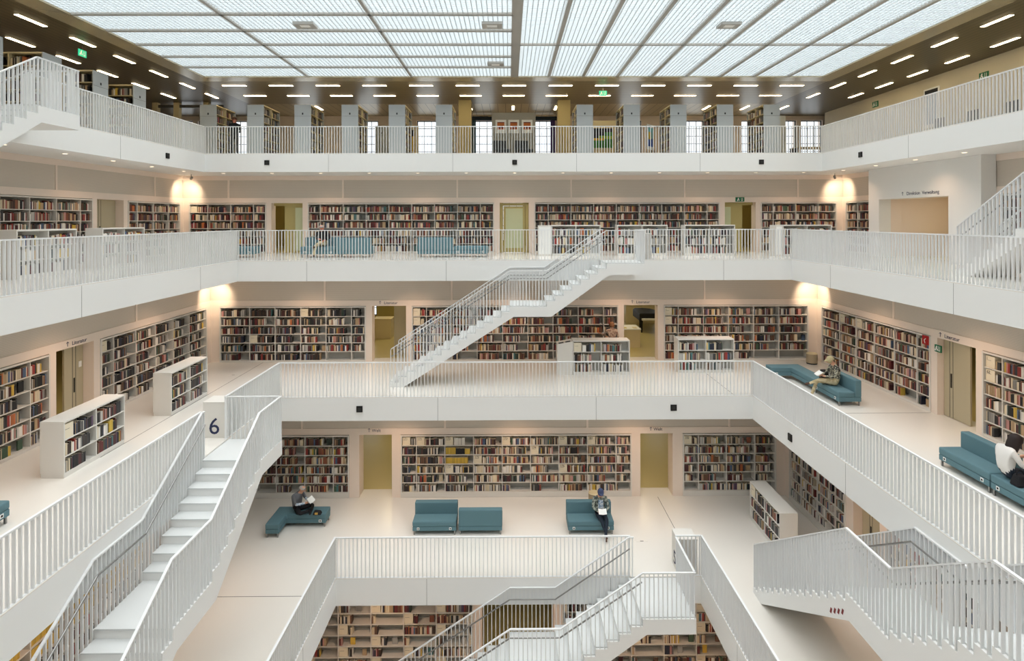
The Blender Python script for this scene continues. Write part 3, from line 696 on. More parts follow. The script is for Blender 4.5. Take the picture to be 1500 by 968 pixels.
def corner_bench(loc, yaw, a, b, wa, wb, label, mirror=1):
    """L bench: outer corner at loc, arm a along +x, arm b along -y"""
    c_, s_ = math.cos(yaw), math.sin(yaw)
    def f(x, y, z): x *= mirror; return (loc[0]+c_*x-s_*y, loc[1]+s_*x+c_*y, loc[2]+z)
    t = thing('corner_bench', loc, label, 'bench', 'teal upholstered lounge seats')
    L = [(0, 0), (0, -b), (wb, -b), (wb, -wa), (a, -wa), (a, 0)]
    ins = [(.006, -.006), (.006, -b+.006), (wb-.006, -b+.006), (wb-.006, -wa+.006), (a-.006, -wa+.006), (a-.006, -.006)]
    m = MB(); m.prism(ins, lambda x, y, z: f(x, y, z), .13, .26); base = m.build('base', M_BLUE, t, bevel=.01)
    m = MB(); m.prism(L, lambda x, y, z: f(x, y, z), .262, .42); m.build('seat_cushion', M_BLUE, t, bevel=.025)
    for x, y in ((.05, -.05), (.05, -b+.05), (wb-.05, -b+.05), (a-.05, -wa+.05), (a-.05, -.05)):
        m = MB(f); m.box(x-.018, x+.018, y-.018, y+.018, 0, .132); m.build('leg', M_STEEL, t)
    m = MB(f); m.box(a-.22, a-.13, -wa-.004, -wa+.002, .165, .245); m.build('socket_plate', M_WHITE, base)
    m = MB(f); m.box(a-.195, a-.155, -wa-.007, -wa-.003, .185, .225); m.build('socket', M_BLACK, t)
corner_bench((-7.72, 8.05, z5), 0, 1.66, 1.1, .5, .42, 'teal L-shaped bench under the bald man on the fifth floor')
corner_bench((10.06, 9.72, z6), 0, 1.17, 1.92, .48, .48, 'teal L-shaped bench in the back right corner of the sixth floor', mirror=-1)
# ------------------------------------------------------------------ bins, signs, speakers
for (x, y, z, r, h, lb) in ((11.45, 11.4, z6, .2, .42, 'drum-shaped beige bin in the right far corner, sixth floor'), (2.62, 8.75, z5, .19, .5, 'drum-shaped beige bin behind the sofa of the man in the cap')):
    t = thing('waste_bin', (x, y, z), lb, 'bin', 'drum-shaped beige bins')
    m = MB(); m.cyl(x, y, z, z+.05, r*.96, 24); m.build('base', M_DARK, t)
    m = MB(); m.cyl(x, y, z+.05, z+h-.03, r, 24); m.build('body', M_BIN, t, smooth=False)
    m = MB(); m.cyl(x, y, z+h-.03, z+h, r*1.02, 24, r*.8); m.build('lid', M_CREAM, t)
def speaker(l, s, u, zz, lb):
    f = SIDE[s]; w = wl(l); t = thing('wall_speaker', f(u, w, zz), lb, 'speaker', 'black square speakers on the fascias')
    m = MB(f); m.box(u-.095, u+.095, w-.035, w+.0, zz-.095, zz+.095); m.build('case', M_BLACK, t)
    m = MB(f); m.box(u-.05, u+.05, w-.04, w-.035, zz-.05, zz+.05); m.build('grille', mat('speaker_grille', (48, 48, 48), .7), t)
for l, s, u, zz, lb in ((8, 'b', -9.96, 16.16, 'left one on the back fascia of the top floor'), (8, 'b', 0, 16.16, 'middle one on the back fascia of the top floor'), (8, 'b', 9.98, 16.16, 'right one on the back fascia of the top floor'),
                        (8, 'l', 9.95, 16.16, 'on the left fascia of the top floor'), (8, 'r', -9.94, 16.17, 'on the right fascia of the top floor'),
                        (6, 'b', -4.96, 7.9, 'left one on the back fascia of the sixth floor'), (6, 'b', 4.95, 7.9, 'right one on the back fascia of the sixth floor'), (6, 'r', -5.04, 7.87, 'on the right fascia of the sixth floor')):
    speaker(l, s, u, zz, 'small black square speaker, '+lb)
def mesh_text(body, size, loc, ang, matl, name, parent=None, align='CENTER'):
    o = text(body, size, loc, ang, matl, name, None, .002, align)
    bpy.context.view_layer.update()
    me = bpy.data.meshes.new_from_object(o.evaluated_get(bpy.context.evaluated_depsgraph_get())); me.name = name
    mw = (o.location.copy(), o.rotation_euler.copy()); cu = o.data
    bpy.data.objects.remove(o); bpy.data.curves.remove(cu)
    q = bpy.data.objects.new(name, me); C.objects.link(q)
    if not me.materials: me.materials.append(matl)
    q.rotation_euler = mw[1]; q.location = mw[0]-(WO[parent.name] if parent else Vector((0, 0, 0)))
    if parent: q.parent = parent
    return q
def doorsign(body, l, s, u, v, zz, size, lb):
    p = SIDE[s](u, v-.004, zz); o = mesh_text(body, size, p, ANG[s], M_NAVY, 'door_lettering'); tag(o, lb, 'sign', 'small navy lettering above the doorways')
    return o
for dig, size, pos, ang, t in NUMS: mesh_text(dig, size, pos, ang, M_NAVY, 'numeral', t)
SG = 'Literatur'
doorsign(SG, 6, 'b', -4.9, wv(6), zl(6)+2.27, .15, 'small navy word above the left back doorway of the sixth floor')
doorsign(SG, 6, 'b', 5.05, wv(6), zl(6)+2.27, .15, 'small navy word above the right back doorway of the sixth floor')
doorsign(SG, 6, 'l', 5.1, wv(6), zl(6)+2.25, .15, 'small navy word above the left side doorway of the sixth floor')
doorsign(SG, 6, 'r', -5.1, wv(6), zl(6)+2.25, .15, 'small navy word above the right side doorway of the sixth floor')
doorsign('Welt', 5, 'b', -4.9, wv(5), zl(5)+2.3, .15, 'small navy word above the left back doorway of the fifth floor')
doorsign('Welt', 5, 'b', 4.98, wv(5), zl(5)+2.3, .15, 'small navy word above the right back doorway of the fifth floor')
doorsign('Direktion  Verwaltung', 7, 'r', -9.0, 14.0, zl(7)+2.3, .17, 'small lettering above the wide opening of the lift core')
def arrow(l, s, u, v, zz):
    m = MB(SIDE[s]); m.box(u-.008, u+.008, v-.005, v-.001, zz, zz+.12); m.hexa([(u-.045, v-.005, zz+.075), (u-.008, v-.005, zz+.11), (u-.008, v-.001, zz+.11), (u-.045, v-.001, zz+.075), (u-.045, v-.005, zz+.09), (u, v-.005, zz+.128), (u, v-.001, zz+.128), (u-.045, v-.001, zz+.09)])
    m.hexa([(u+.008, v-.005, zz+.11), (u+.045, v-.005, zz+.075), (u+.045, v-.001, zz+.075), (u+.008, v-.001, zz+.11), (u, v-.005, zz+.128), (u+.045, v-.005, zz+.09), (u+.045, v-.001, zz+.09), (u, v-.001, zz+.128)])
    return m
for l, s, u, v, zz, lb in ((6, 'b', -5.32, wv(6), 2.27, 'left back doorway, sixth floor'), (6, 'b', 4.63, wv(6), 2.27, 'right back doorway, sixth floor'), (6, 'l', 4.68, wv(6), 2.25, 'left side doorway, sixth floor'), (6, 'r', -5.52, wv(6), 2.25, 'right side doorway, sixth floor'),
                       (5, 'b', -5.15, wv(5), 2.3, 'left back doorway, fifth floor'), (5, 'b', 4.73, wv(5), 2.3, 'right back doorway, fifth floor'), (7, 'r', -9.98, 14.0, 2.3, 'wide opening of the lift core')):
    tag(arrow(l, s, u, v, zl(l)+zz).build('arrow_mark', M_NAVY, origin=SIDE[s](u, v, zl(l)+zz)), 'tiny navy up arrow before the lettering, '+lb, 'sign', 'arrows above the doorways')
def exit_sign(f, u, v, z, w, h, lb, lit=True, stem=0):
    t = thing('exit_sign', f(u, v, z), lb, 'exit sign', 'green escape signs')
    m = MB(f); m.box(u-w/2, u+w/2, v-.03, v, z-h/2, z+h/2); m.build('panel', M_GREENLIT if lit else M_GREEN, t)
    m = MB(f); x = u-w*.2; v2 = v-.034
    for a, b, c, d in ((-.015, .03, .04, .07), (-.03, .025, -.02, .035), (-.06, -.02, -.07, -.02), (.01, .05, -.06, -.01)): m.box(x+a*h/.2, x+b*h/.2, v2, v-.03, z+c*h/.2, z+d*h/.2)
    m.build('running_figure', M_WHITE, t)
    m = MB(f); x = u+w*.22; k = h/.2
    for a, b, c, d in ((-.035, .035, -.065, -.045), (-.035, -.02, -.045, .07), (.02, .035, -.045, .07)): m.box(x+a*k, x+b*k, v2, v-.03, z+c*k, z+d*k)
    m.build('door_mark', M_WHITE, t)
    if stem:
        m = MB(f); m.box(u-.01, u+.01, v-.02, v-.01, z+h/2, z+h/2+stem); m.build('hanger', M_STEEL, t)
exit_sign(SIDE['l'], 8.42, 14.35, ZC-.25, .34, .22, 'lit green exit sign hanging from the slat ceiling over the left gallery', True, .14)
exit_sign(SIDE['b'], 3.9, 14.45, ZC-.25, .34, .22, 'lit green exit sign hanging among the back strip lights', True, .14)
exit_sign(SIDE['r'], -16.1, 17.0, zl(8)+2.7, .4, .26, 'dark green exit sign on the sand wall, farther one', False)
exit_sign(SIDE['r'], -10.0, 17.0, zl(8)+2.5, .4, .26, 'dark green exit sign on the sand wall, nearer one', False)
exit_sign(SIDE['b'], 9.92, wv(7), zl(7)+2.32, .38, .19, 'green exit sign above the right back door of the seventh floor', False)
exit_sign(SIDE['r'], -5.58, wv(6)-.0, zl(6)+1.9, .24, .2, 'green exit sign beside the right doorway of the sixth floor', False)
def fire_sign(u, v, z, lb):
    f = SIDE['r']; t = thing('fire_sign', f(u, v, z), lb, 'fire sign', 'red fire equipment signs')
    m = MB(f); m.box(u-.12, u+.12, v-.06, v-.035, z-.13, z+.13); m.build('panel', M_RED, t)
    m = MB(f); m.tube((u-.03, v-.065, z), (u+.03, v-.065, z+.05), .012, 6); m.tube((u-.03, v-.065, z), (u+.0, v-.065, z-.09), .012, 6); m.build('symbol', M_WHITE, t)
    m = MB(f); m.box(u-.02, u+.02, v-.035, v, z-.02, z+.02); m.build('bracket', M_STEEL, t)
fire_sign(-12.0, wv(7), zl(7)+2.17, 'red square fire sign at the top of the corner shelf, seventh floor')
fire_sign(-6.03, wv(6), zl(6)+2.05, 'red square fire sign at the top right of the right-wall shelf, sixth floor')
# ------------------------------------------------------------------ doors and door leaves
dn = 0
def door(m, mats, lb):
    global dn
    dn += 1; return struct(m, 'door_%d' % dn, mats, lb, 'door')
for u, nm in ((-9.94, 'left'), (9.94, 'right')):
    V = wv(7); f = SIDE['b']; s_ = 1 if u < 0 else -1
    m = MB(f); z = zl(7)
    m.box(u-.68, u+.68, V+.30, V+.36, z+2.08, z+2.2); m.box(u-s_*.22-.0 if s_ > 0 else u-.62, u+.62 if s_ > 0 else u+.22, V+.32, V+.36, z+.01, z+2.08)
    d = door(m, [M_DOOR], 'olive door leaf set back in the %s doorway of the seventh floor' % nm)
    m = MB(f); a, b = (u+.25, u+.60) if s_ > 0 else (u-.60, u-.3); m.box(a, b, V+.305, V+.318, z+.1, z+2.0); m.build('glass_panel', M_GLASSDOOR, d)
    m = MB(f); x = u-s_*.15; m.box(x-.012, x+.012, V+.27, V+.32, z+.98, z+1.06); m.build('door_handle', M_STEEL, d)
f = SIDE['b']; V = wv(7); z = zl(7); m = MB(f)
for a, b, c, d_ in ((-.63, -.5, 0, 2.19), (.5, .63, 0, 2.19), (-.5, .5, 2.06, 2.19)): m.box(a, b, V+.22, V+.34, z+c, z+d_)
for a, b, c, d_ in ((-.48, -.38, .02, 2.05), (.38, .48, .02, 2.05), (-.38, .38, 1.95, 2.05), (-.38, .38, .02, .2)): m.box(a, b, V+.25, V+.3, z+c, z+d_)
d = door(m, [M_DOOR], 'yellow framed glass door in the centre of the seventh floor back wall')
m = MB(f); m.box(-.38, .38, V+.27, V+.28, z+.2, z+1.95); m.build('glass_panel', M_GLASSDOOR, d)
m = MB(f); m.box(-.46, -.34, V+.22, V+.25, z+1.0, z+1.02); m.build('door_handle', M_STEEL, d)
def leaf(l, s, u0, u1, v, lb, handle):
    f = SIDE[s]; z = zl(l); m = MB(f); m.box(u0, u1, v, v+.05, z+.01, z+2.19); d = door(m, [mat('taupe_leaf', (188, 178, 150), .5)], lb)
    m = MB(f); m.box(handle-.02, handle+.02, v-.012, v, z+.85, z+1.25); m.build('pull_handle', M_BLACK, d)
    m = MB(f); m.box(handle-.065, handle-.05, v-.004, v, z+.02, z+2.18); m.box(handle+.05, handle+.065, v-.004, v, z+.02, z+2.18); m.build('seal_strip', M_JOINT, d)
leaf(6, 'l', 4.95, 5.63, wv(6)+.3, 'taupe sliding leaf half closing the left side doorway, sixth floor', 5.3)
leaf(6, 'r', -5.62, -4.7, wv(6)+.18, 'taupe sliding leaf half closing the right side doorway, sixth floor', -5.35)
leaf(5, 'r', -5.48, -4.75, wv(5)+.25, 'taupe sliding leaf half closing the right side doorway, fifth floor', -5.1)
leaf(7, 'l', 9.7, 10.6, wv(7)+.3, 'taupe leaf in the left side doorway, seventh floor', 9.8)
m = MB(SIDE['l']); m.box(5.34+.12, 5.34+.22, wv(6)+.285, wv(6)+.3, zl(6)+1.5, zl(6)+1.66); tag(m.build('door_plate', M_WHITE), 'small framed plate on the taupe leaf of the left doorway', 'sign')
# rooms glimpsed through the doorways
def cabinet_block(x0, x1, y0, y1, z, h, name, lb, cat, mt=None, top=None):
    t = thing(name, ((x0+x1)/2, (y0+y1)/2, z), lb, cat)
    MB().box(x0+.03, x1-.03, y0+.03, y1-.03, z+.006, z+h-.04).build('body', mt or M_CREAM, t); MB().box(x0, x1, y0, y1, z+h-.04, z+h).build('top', top or M_CREAM, t); return t
tall = thing('tall_bookcase', (-5.0, 13.4, z6), 'olive end of a tall bookcase inside the left back doorway, sixth floor', 'bookcase')
MB().box(-5.02, -4.2, 13.2, 13.23, z6+.006, z6+2.3).build('end_panel', mat('olive_panel', (176, 166, 132), .5), tall); MB().box(-5.0, -4.22, 13.23, 14.6, z6+.006, z6+2.28).build('body', M_CREAM, tall)
cabinet_block(-6.6, -5.75, 16.2, 16.9, z6, .95, 'display_cabinet', 'pale olive cabinet seen through the left back doorway, sixth floor', 'cabinet')
cabinet_block(3.6, 5.5, 14.2, 15.2, z6, .82, 'display_table', 'pale display table seen through the right back doorway, sixth floor', 'table', M_CREAM, M_WHITE)
for i in range(3): m = MB(); m.box(4.75+.22*i, 4.93+.22*i, 14.35, 14.62, z6+.822, z6+.832); tag(m.build('booklet', [M_YELL, M_WHITE, M_CREAM][i]), '%s booklet from left lying on the display table through the doorway' % ORD[i+1], 'booklet', 'booklets on the display table')
t = thing('grand_piano', (6.9, 18.2, z6), 'black grand piano seen through the right back doorway, sixth floor', 'piano')
poly = [(-.75, -.9), (.75, -.9), (.75, -.2), (.55, .1), (.3, .3), (.15, .7), (-.2, .95), (-.6, .9), (-.75, .6)]
m = MB(); m.prism(poly, lambda a, b, zz: (6.9+a, 18.2+b, z6+zz), .62, .95); m.build('case', M_BLACK, t, bevel=.01)
m = MB(); m.box(6.25, 7.55, 17.12, 17.32, z6+.66, z6+.74); m.build('keyboard', M_WHITE, t)
for a, b in ((-.6, -.7), (.6, -.7), (-.35, .7)): m = MB(); m.cyl(6.9+a, 18.2+b, z6+.006, z6+.62, .035, 10, .06); m.build('leg', M_BLACK, t)
m = MB(); m.prism([(a*.98, b*.98) for a, b in poly], lambda a, b, zz: (6.9+a, 18.2+b, z6+zz+(a+.75)*0), .951, .975); m.build('lid', M_BLACK, t)
cabinet_block(6.0, 7.6, 19.9, 20.5, z6, 1.0, 'low_cupboard', 'pale cupboard behind the piano, sixth floor', 'cupboard')
cabinet_block(-4.6, -4.15, 13.3, 13.8, z5, .9, 'dark_cabinet', 'dark cabinet at the right edge of the left fifth-floor doorway', 'cabinet', M_DARK, M_DARK)
# ------------------------------------------------------------------ top-floor furnishings
z8 = zl(8)
t = thing('display_partition', (0, 16, z8), 'grey felt partition hung with three framed pictures, top floor centre', 'partition')
MB().box(-1.02, 1.02, 16.0, 16.12, z8+.0, z8+2.3).build('panel', M_FELT, t)
PIC = mat('orange_print', (196, 110, 52), .6); PIC2 = mat('dark_red_print', (110, 40, 30), .6)
def picture(x, y, z, w, h, cols, lb, group=None, ang=0, name='framed_picture'):
    f = frame((x, y, z), ang); t = thing(name, (x, y, z), lb, 'picture', group)
    m = MB(f); m.box(-w/2, w/2, -.03, 0, -h/2, h/2); m.build('frame', M_WHITE, t)
    m = MB(f)
    for i, (a, b, c, d, mt) in enumerate(cols): m.box(a*w, b*w, -.032-.001*i, -.03, c*h, d*h, i)
    m.build('print', [q[4] for q in cols], t); return t
for i, x in enumerate((-.6, 0, .62)):
    picture(x, 15.998, z8+1.65, .5, .62, [(-.33, .33, -.22, .33, PIC), (-.28, .28, -.15, .02 if i != 1 else -.1, PIC2), (-.33, .33, .26, .33, PIC2)], 'orange print in a pale frame on the grey partition, %s of three' % ('left', 'middle', 'right')[i], 'framed prints on the partition')
for i, x in enumerate((-.55, .45)):
    f = frame((x, 14.9, z8), .3); t = thing('armchair', (x, 14.9, z8), 'dark grey armchair behind the top-floor railing, %s of two' % ('left', 'right')[i], 'armchair', 'dark armchairs by the partition')
    m = MB(f); m.box(-.32, .32, -.3, .3, .3, .45); m.build('seat', M_DARK, t, bevel=.03); m = MB(f)
    m.hexa([(-.32, .2, .4), (.32, .2, .4), (.32, .32, .4), (-.32, .32, .4), (-.32, .35, .9), (.32, .35, .9), (.32, .44, .9), (-.32, .44, .9)]); m.build('backrest', M_DARK, t, bevel=.02)
    for a in (-.28, .28):
        for b in (-.25, .25): m = MB(f); m.cyl(a, b, 0, .3, .018, 8); m.build('leg', M_STEEL, t)
for x in (-2.35, 2.45): m = MB(); m.box(x-.3, x+.3, 17, 17.6, z8, ZC); struct(m, 'pillar', M_PIER, 'yellowish square pillar %s of the grey partition' % ('left' if x < 0 else 'right'), 'pillar')
for x, nm in ((-1.65, 'left'), (1.7, 'right')):
    t = thing('window_curtain', (x, 20.6, z8), 'teal and violet tinted drape around the window %s of the partition' % nm, 'curtain')
    m = MB(); a = x-.62 if x < 0 else x+.36; 
    for i in range(5): m.box(a+i*.05, a+i*.05+.045, 20.6+.02*(i % 2), 20.68+.02*(i % 2), z8+.05, z8+2.75)
    m.build('drape', mat('teal_drape', (30, 66, 74), .7) if x < 0 else mat('violet_drape', (70, 50, 110), .7), t)
    m = MB(); m.box(x-.75, x+.75, 20.58, 20.72, z8+2.75, z8+2.95); m.build('pelmet', mat('dark_teal_pelmet', (28, 44, 56), .7), t)
t = thing('glazed_screen', (-15.6, 17.6, z8), 'glazed screen between cream posts in the far left corner, top floor', 'screen')
for x in (-17.6, -16.55, -15.1): MB().box(x-.13, x+.13, 17.55, 17.8, z8, ZC).build('post', M_CREAM, t)
MB().box(-17.5, -14.3, 17.62, 17.72, z8+2.86, z8+3.0).build('head_rail', M_WIN, t)
for a, b in ((-17.45, -16.7), (-16.4, -15.25)): MB().box(a, b, 17.64, 17.68, z8+.05, z8+.12).build('sill_rail', M_WIN, t)
GR, YG, BK, GO = mat('print_green', (60, 130, 50), .6), mat('print_lime', (150, 180, 50), .6), mat('print_black', (22, 24, 26), .6), mat('print_gold', (220, 180, 40), .6)
t = thing('display_partition', (4.2, 17.0, z8), 'cream partition carrying the green picture, top floor', 'partition'); MB().box(3.5, 5.0, 17.0, 17.1, z8, z8+2.1).build('panel', M_CREAM, t)
picture(4.3, 16.998, z8+1.25, 1.0, .95, [(-.5, .5, -.5, .5, BK), (-.5, .5, -.5, -.05, GR), (-.2, .5, -.05, .12, YG), (-.5, .1, -.12, .0, GO), (.1, .5, .1, .3, GR)], 'green and black picture with a gold band, top floor right of centre')
picture(6.0, 14.6, z8+.95, .7, 1.1, [(-.38, .38, -.38, .38, mat('print_sky', (120, 190, 190), .6)), (-.38, .38, -.38, -.05, mat('print_blue', (60, 90, 160), .6)), (-.3, .1, -.1, .2, GO)], 'white-framed colourful poster standing at a slant behind the railing', None, .9)
e = thing('easel', (6.0, 14.75, z8), 'slim dark easel behind the slanted poster', 'easel'); m = MB(); m.tube((5.95, 15.0, z8), (6.08, 14.86, z8+1.5), .02); m.tube((6.35, 15.1, z8), (6.12, 14.88, z8+1.5), .02); m.tube((6.3, 15.4, z8), (6.1, 14.9, z8+1.4), .02); m.build('frame', M_DARK, e)
t = thing('display_partition', (-5.1, 18.9, z8), 'cream partition carrying the yellow poster, top floor left of centre', 'partition'); MB().box(-6.2, -4.9, 18.9, 19.0, z8, z8+2.2).build('panel', M_CREAM, t)
picture(-5.35, 18.898, z8+1.4, .5, 1.1, [(-.5, .5, -.5, .5, GO), (-.5, .5, .2, .5, BK)], 'tall yellow and black poster on the cream partition, top floor')
picture(16.998, 12.55, z8+1.85, .85, 1.6, [(-.42, .42, -.42, .42, mat('print_pale_blue', (170, 186, 206), .6)), (-.42, .42, .36, .46, BK)], 'pale blue poster with a dark heading on the sand wall, right gallery', None, -PI/2)
for i, (x, y, w) in enumerate(((15.2, 14.6, 2.6), (14.3, 16.7, 1.8), (16.2, 8.5, .8))):
    t = thing('reading_desk', (x, y, z8), ['cream desk with a pinboard in the back right corner, top floor', 'cream desk behind the right end bookcases, top floor', 'grey counter along the sand wall, right gallery'][i], 'desk')
    a, b = (w/2, .4) if i < 2 else (.4, 2.4)
    mt = M_CREAM if i < 2 else M_GREY
    MB().box(x-a, x+a, y-b, y+b, z8+.7, z8+.74).build('top', mt, t)
    for sx in (-1, 1): MB().box(x+sx*(a-.04)-.02, x+sx*(a-.04)+.02, y-b+.05, y+b-.05, z8, z8+.7).build('side_panel', mt if i == 2 else M_DARK, t)
    if i == 0: MB().box(x-a*.6, x-a*.05, y+.1, y+.14, z8+.74, z8+1.3).build('pinboard', M_CREAM, t)
for i, (y, lb) in enumerate(((9.9, 'farther'), (8.4, 'middle'), (6.9, 'nearer'))):
    f = frame((15.5, y, z8), -PI/2); t = thing('desk_chair', (15.5, y, z8), 'black desk chair at the grey counter of the right gallery, %s one' % lb, 'chair', 'black chairs at the counter')
    m = MB(f); m.box(-.23, .23, -.23, .23, .42, .48); m.build('seat', M_DARK, t, bevel=.015); m = MB(f); m.box(-.22, .22, -.25, -.21, .55, .95); m.build('backrest', M_DARK, t, bevel=.01)
    m = MB(f)
    for a in (-.2, .2): m.box(a-.012, a+.012, -.235, -.215, .45, .6)
    m.build('back_support', M_STEEL, t)
    for a in (-.2, .2):
        for b in (-.2, .2): m = MB(f); m.cyl(a, b, 0, .42, .014, 8); m.build('leg', M_STEEL, t)
# ------------------------------------------------------------------ floor boxes
for x, y, l, lb in ((3.75, 6.75, 5, 'square floor outlet lid near the low stair cabinet, fifth floor'), (-10.2, 10.2, 6, 'slim floor outlet lid in the left far corner, sixth floor'), (8.6, 3.9, 6, 'slim floor outlet lid by the right railing, sixth floor')):
    t = thing('floor_outlet', (x, y, zl(l)), lb, 'floor outlet'); MB().box(x-.17, x+.17, y-.12, y+.12, zl(l), zl(l)+.004).build('lid', M_FL, t); MB().box(x-.05, x+.05, y-.1, y-.07, zl(l)+.004, zl(l)+.006).build('handle_slot', M_JOINT, t)

# ------------------------------------------------------------------ people
SKIN = mat('skin', (208, 158, 130), .55); SKIN_R = mat('ruddy_skin', (214, 138, 112), .55); LENS = mat('eye_dark', (40, 30, 28), .4); LIP = mat('lip', (170, 96, 88), .5)
def camo(name, a, b, sc):
    m = mat(name, a, .8); nt = m.node_tree; bs = nt.nodes['Principled BSDF']
    tc = nt.nodes.new('ShaderNodeTexCoord'); n = nt.nodes.new('ShaderNodeTexNoise'); n.inputs['Scale'].default_value = sc; n.inputs['Detail'].default_value = 3
    r = nt.nodes.new('ShaderNodeValToRGB'); r.color_ramp.elements[0].position = .45; r.color_ramp.elements[1].position = .56
    r.color_ramp.elements[0].color = lin(a)+(1,); r.color_ramp.elements[1].color = lin(b)+(1,)
    nt.links.new(tc.outputs['Object'], n.inputs['Vector']); nt.links.new(n.outputs['Fac'], r.inputs[0]); nt.links.new(r.outputs[0], bs.inputs['Base Color']); return m
RAD = dict(pel=.135, spi=.125, che=.135, nec=.056, hd0=.072, hd1=.096, hd2=.078, shL=.068, elL=.047, wrL=.031, haL=.034, shR=.068, elR=.047, wrR=.031, haR=.034,
           hpL=.09, knL=.062, anL=.043, toL=.036, hpR=.09, knR=.062, anR=.043, toR=.036)
BONES = [('pel', 'spi', 'top'), ('spi', 'che', 'top'), ('che', 'nec', 'top'), ('nec', 'hd0', 'skin'), ('hd0', 'hd1', 'skin'), ('hd1', 'hd2', 'skin')]
for q in 'LR': BONES += [('che', 'sh'+q, 'top'), ('sh'+q, 'el'+q, 'top'), ('el'+q, 'wr'+q, 'arm'), ('wr'+q, 'ha'+q, 'skin'), ('pel', 'hp'+q, 'leg'), ('hp'+q, 'kn'+q, 'leg'), ('kn'+q, 'an'+q, 'leg'), ('an'+q, 'to'+q, 'shoe')]
def person(label, loc, yaw, J, mats, size=1.0, group=None, slim=1.0, look=(0, -1, -.25)):
    """J: joints in a local frame facing -y, metres above the floor; mats: top, arm, leg, shoe, skin"""
    f = frame(loc, yaw); keys = list(J); keys.sort(key=lambda k: k != 'pel')
    me = bpy.data.meshes.new('body'); vi = {k: i for i, k in enumerate(keys)}
    me.from_pydata([tuple(J[k]) for k in keys], [(vi[a], vi[b]) for a, b, _ in BONES if a in vi and b in vi], [])
    o = bpy.data.objects.new('body_skeleton', me); C.objects.link(o)
    sk = o.modifiers.new('skin', 'SKIN'); sk.use_smooth_shade = True
    for k, i in vi.items():
        r = RAD[k]*(slim if k in ('pel', 'spi', 'che') else 1)
        d = me.skin_vertices[0].data[i]; d.radius = (r*(1.25 if k in ('pel', 'spi', 'che') else 1), r*(.95 if k in ('pel', 'spi', 'che') else 1)) if k != 'hd1' else (r*.86, r); d.use_root = k == 'pel'
    ss = o.modifiers.new('sub', 'SUBSURF'); ss.levels = 2; ss.render_levels = 2
    bpy.context.view_layer.update()
    ev = o.evaluated_get(bpy.context.evaluated_depsgraph_get()); bm = bmesh.new(); tmp = ev.to_mesh(); bm.from_mesh(tmp); ev.to_mesh_clear()
    bpy.data.objects.remove(o); bpy.data.meshes.remove(me)
    order = ['top', 'arm', 'leg', 'shoe', 'skin']
    segs = [(Vector(J[a]), Vector(J[b]), order.index(c)) for a, b, c in BONES if a in J and b in J]
    for fc in bm.faces:
        p = fc.calc_center_median(); best = 9; bi = 0
        for a, b, c in segs:
            d = b-a; tt = max(0, min(1, (p-a).dot(d)/max(1e-9, d.length_squared))); q = (p-a-d*tt).length
            if q < best: best, bi = q, c
        fc.material_index = bi; fc.smooth = True
    def add(mb_, mi):
        vs_ = [bm.verts.new(v) for v in mb_.v]
        for q in mb_.f:
            fc = bm.faces.new([vs_[i] for i in q]); fc.material_index = mi; fc.smooth = True
    # five fingers on each hand, curled a little, and a thumb off the side of the palm
    for q in 'LR':
        if 'ha'+q not in J: continue
        w, h = Vector(J['wr'+q]), Vector(J['ha'+q]); d = (h-w).normalized(); side = d.cross(Vector((0, 0, 1)));
        side = side.normalized() if side.length > .1 else Vector((1, 0, 0)); dn_ = side.cross(d).normalized()
        if dn_.z > 0: dn_ = -dn_
        for i, (off, ln) in enumerate(((-.03, .062), (-.01, .074), (.01, .07), (.028, .056))):
            a = h+side*off*.85+d*.012; b = a+(d*.8+dn_*.35).normalized()*ln*.55; c_ = b+(d*.45+dn_*.9).normalized()*ln*.5
            m = MB(); m.tube(a, b, .0095, 6, 0, .0085); m.tube(b, c_, .0085, 6, 0, .0065); add(m, 4)
        s2 = side if q == 'L' else -side
        a = (w*.45+h*.55)+s2*.028; b = a+(d*.6+s2*.7).normalized()*.035; m = MB(); m.tube(a, b, .011, 6, 0, .0095); m.tube(b, b+(d+dn_*.4).normalized()*.028, .0095, 6, 0, .007); add(m, 4)
    # face: nose, eyes, mouth, ears turned the way the person looks
    lk = Vector(look).normalized(); up = (Vector(J['hd2'])-Vector(J['hd0'])).normalized(); lk = (lk-up*lk.dot(up)).normalized(); rt = lk.cross(up)
    hc = Vector(J['hd1'])
    m = MB(); m.tube(hc+lk*.078-up*.0, hc+lk*.107-up*.022, .008, 6, 0, .014); add(m, 4)
    for e_ in (-1, 1):
        m = MB(); m.tube(hc+lk*.082+rt*e_*.034+up*.014, hc+lk*.09+rt*e_*.034+up*.014, .011, 8); add(m, 5)
        m = MB(); m.tube(hc+rt*e_*.076-up*.03-lk*.01, hc+rt*e_*.09+up*.03-lk*.018, .014, 8, 0, .018); add(m, 4)
    m = MB(); m.tube(hc+lk*.083-rt*.024-up*.05, hc+lk*.083+rt*.024-up*.05, .007, 6); add(m, 6)
    me = bpy.data.meshes.new('person'); 
    for v in bm.verts: v.co = Vector(f(v.co.x*size, v.co.y*size, v.co.z*size))-Vector(loc)
    bm.to_mesh(me); bm.free()
    for k in order: me.materials.append(mats[k])
    me.materials.append(LENS); me.materials.append(LIP)
    o = bpy.data.objects.new('person', me); C.objects.link(o); o.location = loc; WO[o.name] = Vector(loc); tag(o, label, 'person', group)
    def place(v): return f(v[0]*size, v[1]*size, v[2]*size)
    return o, place, (hc, lk, up, rt)
